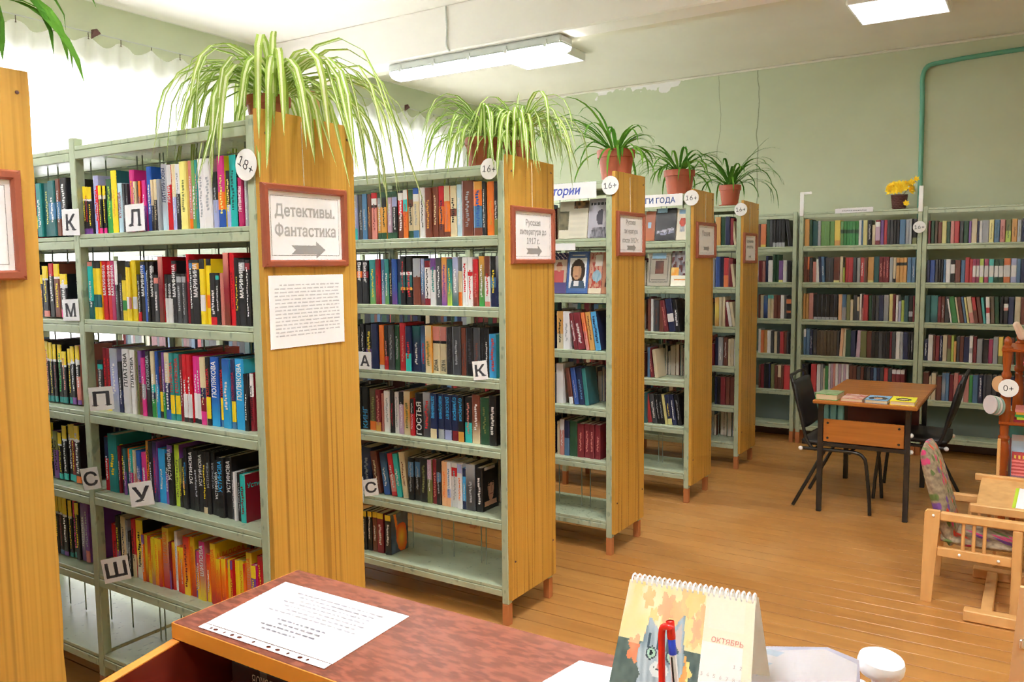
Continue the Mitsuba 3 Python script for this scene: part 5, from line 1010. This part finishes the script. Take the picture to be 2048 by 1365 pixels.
put(t + '__body', blob([((1.99, 5.70, 1.20), .062, (1.99, 5.70, 1.26), .05), ((1.99, 5.70, 1.33), .05, (1.99, 5.68, 1.35), .046), ((1.99, 5.70, 1.28), .028, (1.99, 5.70, 1.31), .03), ((1.95, 5.69, 1.225), .026, (1.893, 5.66, 1.200), .024), ((1.893, 5.66, 1.200), .024, (1.862, 5.63, 1.268), .019),
    ((2.03, 5.69, 1.25), .026, (2.09, 5.65, 1.22), .02), ((1.96, 5.68, 1.165), .03, (1.93, 5.60, 1.158), .025), ((2.02, 5.68, 1.165), .03, (2.05, 5.60, 1.158), .025), ((1.955, 5.70, 1.38), .014, (1.945, 5.70, 1.45), .016), ((2.025, 5.70, 1.38), .014, (2.04, 5.70, 1.45), .016)]), 'm_plush', True)
for x in (1.972, 2.008): put(t + '__eye', trimesh.creation.icosphere(2, .006).apply_translation([x, 5.636, 1.36]), 'm_black')
put(t + '__nose', trimesh.creation.icosphere(2, .007).apply_translation([1.99, 5.634, 1.342]), 'm_maroon')
t = thing('display_board', 'beige wooden board standing at the bottom right corner', 'board')
pl = Polygon([(1.916, 0), (2.30, 0), (2.30, .75), (1.9615, .75)]); m = trimesh.creation.extrude_polygon(pl, .018); v = np.asarray(m.vertices); m.vertices = np.stack([v[:, 0], 2.6 + v[:, 2], v[:, 1]], 1); m.fix_normals(); put(t + '__panel', m, 'm_tan')
put(t + '__clip', join(bx(1.966, 1.982, 2.590, 2.599, .58, .605, .002), tube([[1.974, 2.588, .61], [1.974, 2.584, .59]], .003, 6)), 'm_metal', label='small metal clip')
t = thing('board_prop', 'slim wooden strut leaning behind the beige board', 'wooden strut'); put(t, obox((1.985, 2.72, .40), (.014, .02, .82), rot([1, 0, 0], 8)), 'm_beech')

# ---------------------------------------------------------------- librarian's counter in the foreground
t = thing('counter', 'librarian counter with mottled red brown ledge and orange edging', 'counter')
put(t + '__ledge', bx(.756, 2.7, .826, 1.108, 1.022, 1.050, .0015), 'm_desk', label='mottled red brown ledge')
for q in ((.7545, 2.7, .8235, .8258), (.7535, .7558, .8262, 1.110)): put(t + '__edge_band', bx(*q, 1.022, 1.0492, .0006), 'm_orange_edge', label='orange edge band')
def side(x0, x1, bs, key, lab, top0=0.0, drop=0.0, lo=0.0):
    pl = Polygon([(.35, lo), (1.09, lo), (1.09, 1.0215), (.823, 1.0215), (.823, 1.0215 - top0), (.35, .955 - top0)]) if key == 'side_panel' else None
    m = trimesh.creation.extrude_polygon(pl, x1 - x0); v = np.asarray(m.vertices); m.vertices = np.stack([x0 + v[:, 2], v[:, 0], v[:, 1]], 1); m.fix_normals(); return put(t + '__' + key, m, bs, label=lab)
side(.757, .775, 'm_red_wood', 'side_panel', 'dark red polished side panel', top0=.0025)
sl_ = math.degrees(math.atan2(1.0215 - .955, .823 - .35)); L_ = math.hypot(.823 - .35, 1.0215 - .955)
put(t + '__edge_strip', moved(bx(.7565, .7755, -L_, 0, -.0024, 0.0004, .0004), (0, .823, 1.0215), R=rot([1, 0, 0], sl_)), 'm_orange_edge', label='orange strip along the top of the side panel')
put(t + '__front_panel', bx(.776, 2.7, 1.088, 1.106, 0, 1.0215, .002), 'm_red_wood')
put(t + '__inner_shelf', bx(.776, 2.7, .70, 1.087, .868, .886, .002), 'm_red_wood')
for x in (.95, 1.35): put(t + '__side_rib', bx(1.70, 1.718, .70, 1.087, .8865, 1.0215, .002), 'm_red_wood') if x > 1 else None
def lying(label, x, w, d, y, z, th, spec, text=None):
    k = thing('book', label, 'book'); P, Q, L = book_parts(th, w, d, spec, None, None, np.random.default_rng(2), True)
    # on its side: the spine towards the librarian, the head to the right
    M = frame3((x, y, z + th), (0, 0, -1), (0, 1, 0), (1, 0, 0)); cv = P.put(k + '__cover', M); Q.put(k + '__pages', M, 'm_paper')
    if text:
        L = Print(); lettering(L, text, th * .42, (x + w * .66, y - .0008, z + th * .72), (-1, 0, 0), (0, 0, -1), lin((168, 164, 158)), serif=True, maxw=w * .42); L.put(cv + '__lettering', label='grey lettering')
lying('salmon book lying under the black one below the ledge', .852, .21, .15, .850, .8868, .066, 'H100')
lying('black book lying on a salmon one below the counter ledge', .866, .215, .15, .856, .9532, .048, 'K6X9K45X8K32', 'Н.С.ЛЕСКОВ')

# plastic pocket with a printed sheet
t = thing('punched_pocket', 'clear punched pocket with a printed white sheet on the counter ledge', 'punched pocket')
o = np.array([.789, 1.049, 1.0508]); q = [np.array(p_) for p_ in ((.812, .834, 1.0508), (1.099, .8405, 1.0508), (1.088, 1.052, 1.0508), (.785, 1.049, 1.0508))]
at = lambda u, v, z=0: tuple((q[0] * (1 - u) + q[1] * u) * (1 - v) + (q[3] * (1 - u) + q[2] * u) * v + np.array([0, 0, z + .0016 * math.sin(5 * u + 1) ** 2 * (1 - v) * 0 + .0012 * math.sin(3.1 * u) * math.sin(3.1 * v)]))
P = Print(); n = 8
for i in range(n):
    for j in range(n):
        v0, v1 = .085 + .915 * j / n, .085 + .915 * (j + 1) / n; P.quad(at(i / n, v0), at((i + 1) / n, v0), at((i + 1) / n, v1), at(i / n, v1), lin((244, 244, 247)))
sh = P.put(t + '__sheet', bsdf='m_paper', label='printed white sheet')
S = sbox(0, 0, 1, .075).difference(shapely.union_all([shapely.affinity.scale(shapely.Point(u, .036).buffer(.5), w, .030) for u, w in ((.085, .016), (.125, .032), (.20, .014), (.265, .026), (.325, .032), (.44, .018), (.56, .032), (.63, .032), (.71, .016), (.80, .032), (.855, .018))]))
v2, f2 = trimesh.creation.triangulate_polygon(S, engine='earcut'); P = Print(); P.v = [at(a, b, .0006) for a, b in v2]; P.f = f2.tolist(); P.c = [lin((236, 236, 240))] * len(v2); P.put(t + '__punched_strip', bsdf='m_clear', label='white strip with filing holes')
L = Print(); r = np.random.default_rng(9)
for i in range(11):
    v = .86 - i * .058 - (.05 if i >= 7 else 0); bold = i >= 7; u = .20 + .05 * (i % 3) + (.1 if bold else 0); end = .86 - (.15 if bold else .03 * (i % 2))
    if i > 9: end = .6
    while u < end:
        w = float(r.uniform(.012, .05)); L.quad(at(u, v, .0012), at(u + w, v, .0012), at(u + w, v + .016, .0012), at(u, v + .016, .0012), lin((120, 120, 128)) if bold else lin((165, 165, 170))); u += w + .012
L.put(sh + '__print', bsdf='m_paper', label='lines of grey print, upside down to us')
# second sheet
t = thing('printed_sheet', 'white sheet with a grey picture lying beside the calendar foot', 'paper sheet'); P = Print(); z = 1.0512
P.quad((1.375, .862, z), (1.60, .875, z), (1.625, 1.085, z), (1.412, 1.063, z), lin((244, 244, 248))); P.quad((1.43, .88, z + .0004), (1.58, .885, z + .0004), (1.60, 1.04, z + .0004), (1.452, 1.03, z + .0004), lin((214, 216, 230))); P.put(t, bsdf='m_paper')

# desk calendar with kitten picture
t = thing('desk_calendar', 'desk calendar with a grey kitten among autumn leaves and spiral top', 'calendar')
A, B_, C_, D_ = (np.array(p_) for p_ in ((1.530, .888, 1.052), (1.716, .895, 1.052), (1.7065, .956, 1.247), (1.546, .950, 1.2435)))
_r = np.random.default_rng(77)
LEAVES = [(float(_r.uniform(-.02, 1.02)), float(_r.uniform(0, 1.0)), float(_r.uniform(.06, .13)), float(_r.uniform(0, 6.3)), ((243, 132, 58), (250, 196, 84), (226, 92, 56), (252, 226, 140), (240, 160, 70))[int(_r.integers(5))]) for _ in range(52)]
def _tri(x, y, pts):
    s_ = [(pts[(k + 1) % 3][0] - pts[k][0]) * (y - pts[k][1]) - (pts[(k + 1) % 3][1] - pts[k][1]) * (x - pts[k][0]) for k in range(3)]
    return min(s_) >= 0 or max(s_) <= 0
def cal(u, v):
    if u > .63:
        if .665 < u < .93 and .80 < v: return lin((255, 251, 232))
        return lin((255, 254, 252)) if v < .72 and u < .93 else lin((254, 249, 226))
    x, y = u / .63, v; asp = .82
    hx, hy = .55, .56
    st = N2(x * 2.6 + .6 * y, y * .9, 10); fur = mix3((112, 140, 158), (206, 220, 230), st)
    dx, dy = (x - hx), (y - hy) * 1.22
    head = (dx / .28) ** 2 + (dy / .215) ** 2 < 1
    earR = _tri(x, y, ((hx + .03, hy + .14), (hx + .27, hy - .01), (hx + .22, hy + .29))); earL = _tri(x, y, ((hx - .04, hy + .15), (hx - .26, hy + .02), (hx - .20, hy + .24)))
    if head or earR or earL or ((x - .50) / .24) ** 2 + ((y - .22) / .30) ** 2 < 1:
        for s_ in (-1, 1):
            q = ((dx - s_ * .12) / .048) ** 2 + ((dy - .03) / .038) ** 2
            if q < .2: return lin((26, 34, 40))
            if q < 1: return lin((176, 214, 196))
            if q < 1.7: return lin((60, 76, 90))
        if (dx / .026) ** 2 + ((dy + .055) / .018) ** 2 < 1: return lin((206, 150, 146))
        if abs(dx) < .07 and abs(dy + .085 - .25 * abs(dx)) < .006: return lin((70, 80, 92))
        if head and dy < -.03 and (dx / .11) ** 2 + ((dy + .08) / .06) ** 2 < 1: return lin((226, 232, 236))
        if earR and _tri(x, y, ((hx + .10, hy + .14), (hx + .23, hy + .05), (hx + .20, hy + .24))): return lin((216, 206, 206))
        if head and dy > .06 and int((dx + .3) * 26) % 3 == 0: return lin((74, 94, 112))
        return fur
    for cx, cy, rr, a0, col in LEAVES:
        ax, ay = x - cx, (y - cy) * 1.1; d = math.hypot(ax, ay)
        if d < rr:
            th = math.atan2(ay, ax) - a0
            if d < rr * (.55 + .45 * abs(math.cos(2.5 * th))): return mix3(col, (255, 240, 190), (.45 if y > .62 else .12) + .25 * N2(x, y, 15))
    return mix3((254, 232, 150), (255, 250, 236), N2(x, y, 8)) if y > .64 else mix3((62, 84, 86), (116, 134, 130), N2(x, y, 22))
P = Print(); nu, nv = 112, 100
bl = lambda u, v: tuple((A * (1 - u) + B_ * u) * (1 - v) + (D_ * (1 - u) + C_ * u) * v)
for i in range(nu):
    for j in range(nv): P.quad(bl(i / nu, j / nv), bl((i + 1) / nu, j / nv), bl((i + 1) / nu, (j + 1) / nv), bl(i / nu, (j + 1) / nv), cal((i + .5) / nu, (j + .5) / nv))
page = P.put(t + '__page', bsdf='m_print', label='picture page with month table')
eu = (C_ - D_) / np.linalg.norm(C_ - D_); ev = (D_ - A) / np.linalg.norm(D_ - A); en = np.cross(eu, ev); L = Print()
pt = lambda u, v, d=.0008: np.array(bl(u, v)) + en * d
lettering(L, 'ОКТЯБРЬ', .0062, pt(.70, .725), eu, ev, lin((226, 150, 140)))
for i in range(31):
    r_, c_ = divmod(i + 5, 7); lettering(L, str(i + 1), .0042, pt(.645 + .045 * c_, .60 - .075 * r_), eu, ev, lin((206, 196, 196)))
L.put(page + '__lettering', bsdf='m_paper', label='month name and day numbers')
Bk = np.array([0, .085, 0]); P = Print(); P.quad(tuple(A - en * .001), tuple(D_ - en * .001), tuple(C_ - en * .001), tuple(B_ - en * .001), lin((236, 236, 232))); P.quad(tuple(B_ + Bk + [0, .05, 0]), tuple(A + Bk + [0, .05, 0]), tuple(D_ + [0, .012, 0]), tuple(C_ + [0, .012, 0]), lin((240, 236, 226))); P.quad(tuple(A), tuple(B_), tuple(B_ + Bk + [0, .05, 0]), tuple(A + Bk + [0, .05, 0]), lin((236, 232, 222))); P.put(t + '__stand', bsdf='m_paper', label='white card stand')
lp = mikit.ply(tube([[0, .007 * math.cos(a) + .006, .007 * math.sin(a)] for a in np.linspace(0, 2 * math.pi, 11)], .0013, 5), 'm_white')
for i in range(24):
    c = D_ * (1 - (i + .5) / 24) + C_ * (i + .5) / 24; put(t + '__spiral_ring', lp, None, to_world=T4().translate([float(x) for x in c + [0, 0, -.001]]))
# pens in a cup before the calendar
t = thing('pen_cup', 'pen cup standing before the calendar', 'cup'); put(t, lathe([[0, 1.0505], [.034, 1.0505], [.036, 1.054], [.036, 1.150], [.033, 1.150], [.033, 1.056], [0, 1.056]], 28, (1.662, .80, 0)), 'm_white', 40)
t = thing('red_pen', 'red pen with a bent top standing before the calendar', 'pen'); put(t + '__barrel', tube(smooth_path([[1.656, .80, 1.062], [1.652, .802, 1.15], [1.650, .803, 1.24], [1.650, .803, 1.254], [1.652, .803, 1.261], [1.658, .803, 1.263], [1.662, .803, 1.261]], 5), .0037, 12), 'm_red_pen', True)
t = thing('clear_pen', 'clear ballpoint with blue plug and red cap beside the red pen', 'pen')
pa, pb = np.array([1.678, .806, 1.062]), np.array([1.659, .806, 1.260]); pd = (pb - pa) / np.linalg.norm(pb - pa); s_ = np.linalg.norm(pb - pa); pp = lambda k: pa + pd * s_ * k
put(t + '__barrel', tube([pp(.02), pp(.86)], .0038, 6), 'm_clear', label='clear barrel'); put(t + '__ink', tube([pp(.03) + [0, -.0040, 0], pp(.85) + [0, -.0040, 0]], .0010, 6), 'm_black', label='dark ink line'); put(t + '__plug', tube([pp(.86), pp(.945)], [.0042, .0040], 12), 'm_blue_pen', True, label='blue plug'); put(t + '__cap', tube([pp(.945), pp(1.04)], .0045, 12), 'm_red_pen', True, label='red cap')
# folded card and white knob at the right
t = thing('folded_card', 'white folded card with pale blue print right of the calendar', 'card'); P = Print(); f = [(1.66, .985, 1.0515), (1.815, .985, 1.0515), (1.812, 1.012, 1.172), (1.776, 1.014, 1.180), (1.655, 1.010, 1.150)]
P.v += f; P.f += [[0, 1, 2], [0, 2, 3], [0, 3, 4]]; P.c += [lin((236, 238, 248))] * 5; b_ = [(x, 2 * 1.017 - y + .002, z) for x, y, z in f]; P.v += b_; P.f += [[7, 6, 5], [8, 7, 5], [9, 8, 5]]; P.c += [lin((236, 238, 248))] * 5
P.put(t + '__sheet', bsdf='m_paper', label='white card'); L = Print()
for i, (a, b) in enumerate(((1.69, 1.79), (1.69, 1.775), (1.695, 1.78))):
    z = 1.165 - .016 * i; y = .985 + (z - 1.0515) * .2268 - .0006; L.quad((a, y, z - .007), (b, y, z - .007), (b, y + .0015, z), (a, y + .0015, z), lin((206, 224, 244)))
L.put(t + '__print', bsdf='m_paper', label='pale blue print')
t = thing('white_knob', 'white mushroom shaped stand at the bottom right of the counter', 'stand')
kn = lathe([[0, 1.0505], [.022, 1.0505], [.022, 1.056], [.009, 1.062], [.0075, 1.09], [.008, 1.139], [.012, 1.148], [.024, 1.153], [.0265, 1.158], [.027, 1.165], [.0255, 1.171], [.020, 1.1745], [0, 1.176]], 40)
put(t + '__stem', moved(kn, (1.822, 1.055, 0), R=rot([.6, .8, 0], 7), about=(0, 0, 1.05)), 'm_white_gloss', 40)
put(t + '__small_disc', moved(lathe([[0, 1.115], [.011, 1.117], [.013, 1.123], [.011, 1.129], [0, 1.131]], 24), (1.808, 1.045, .004)), 'm_white_gloss', 40)
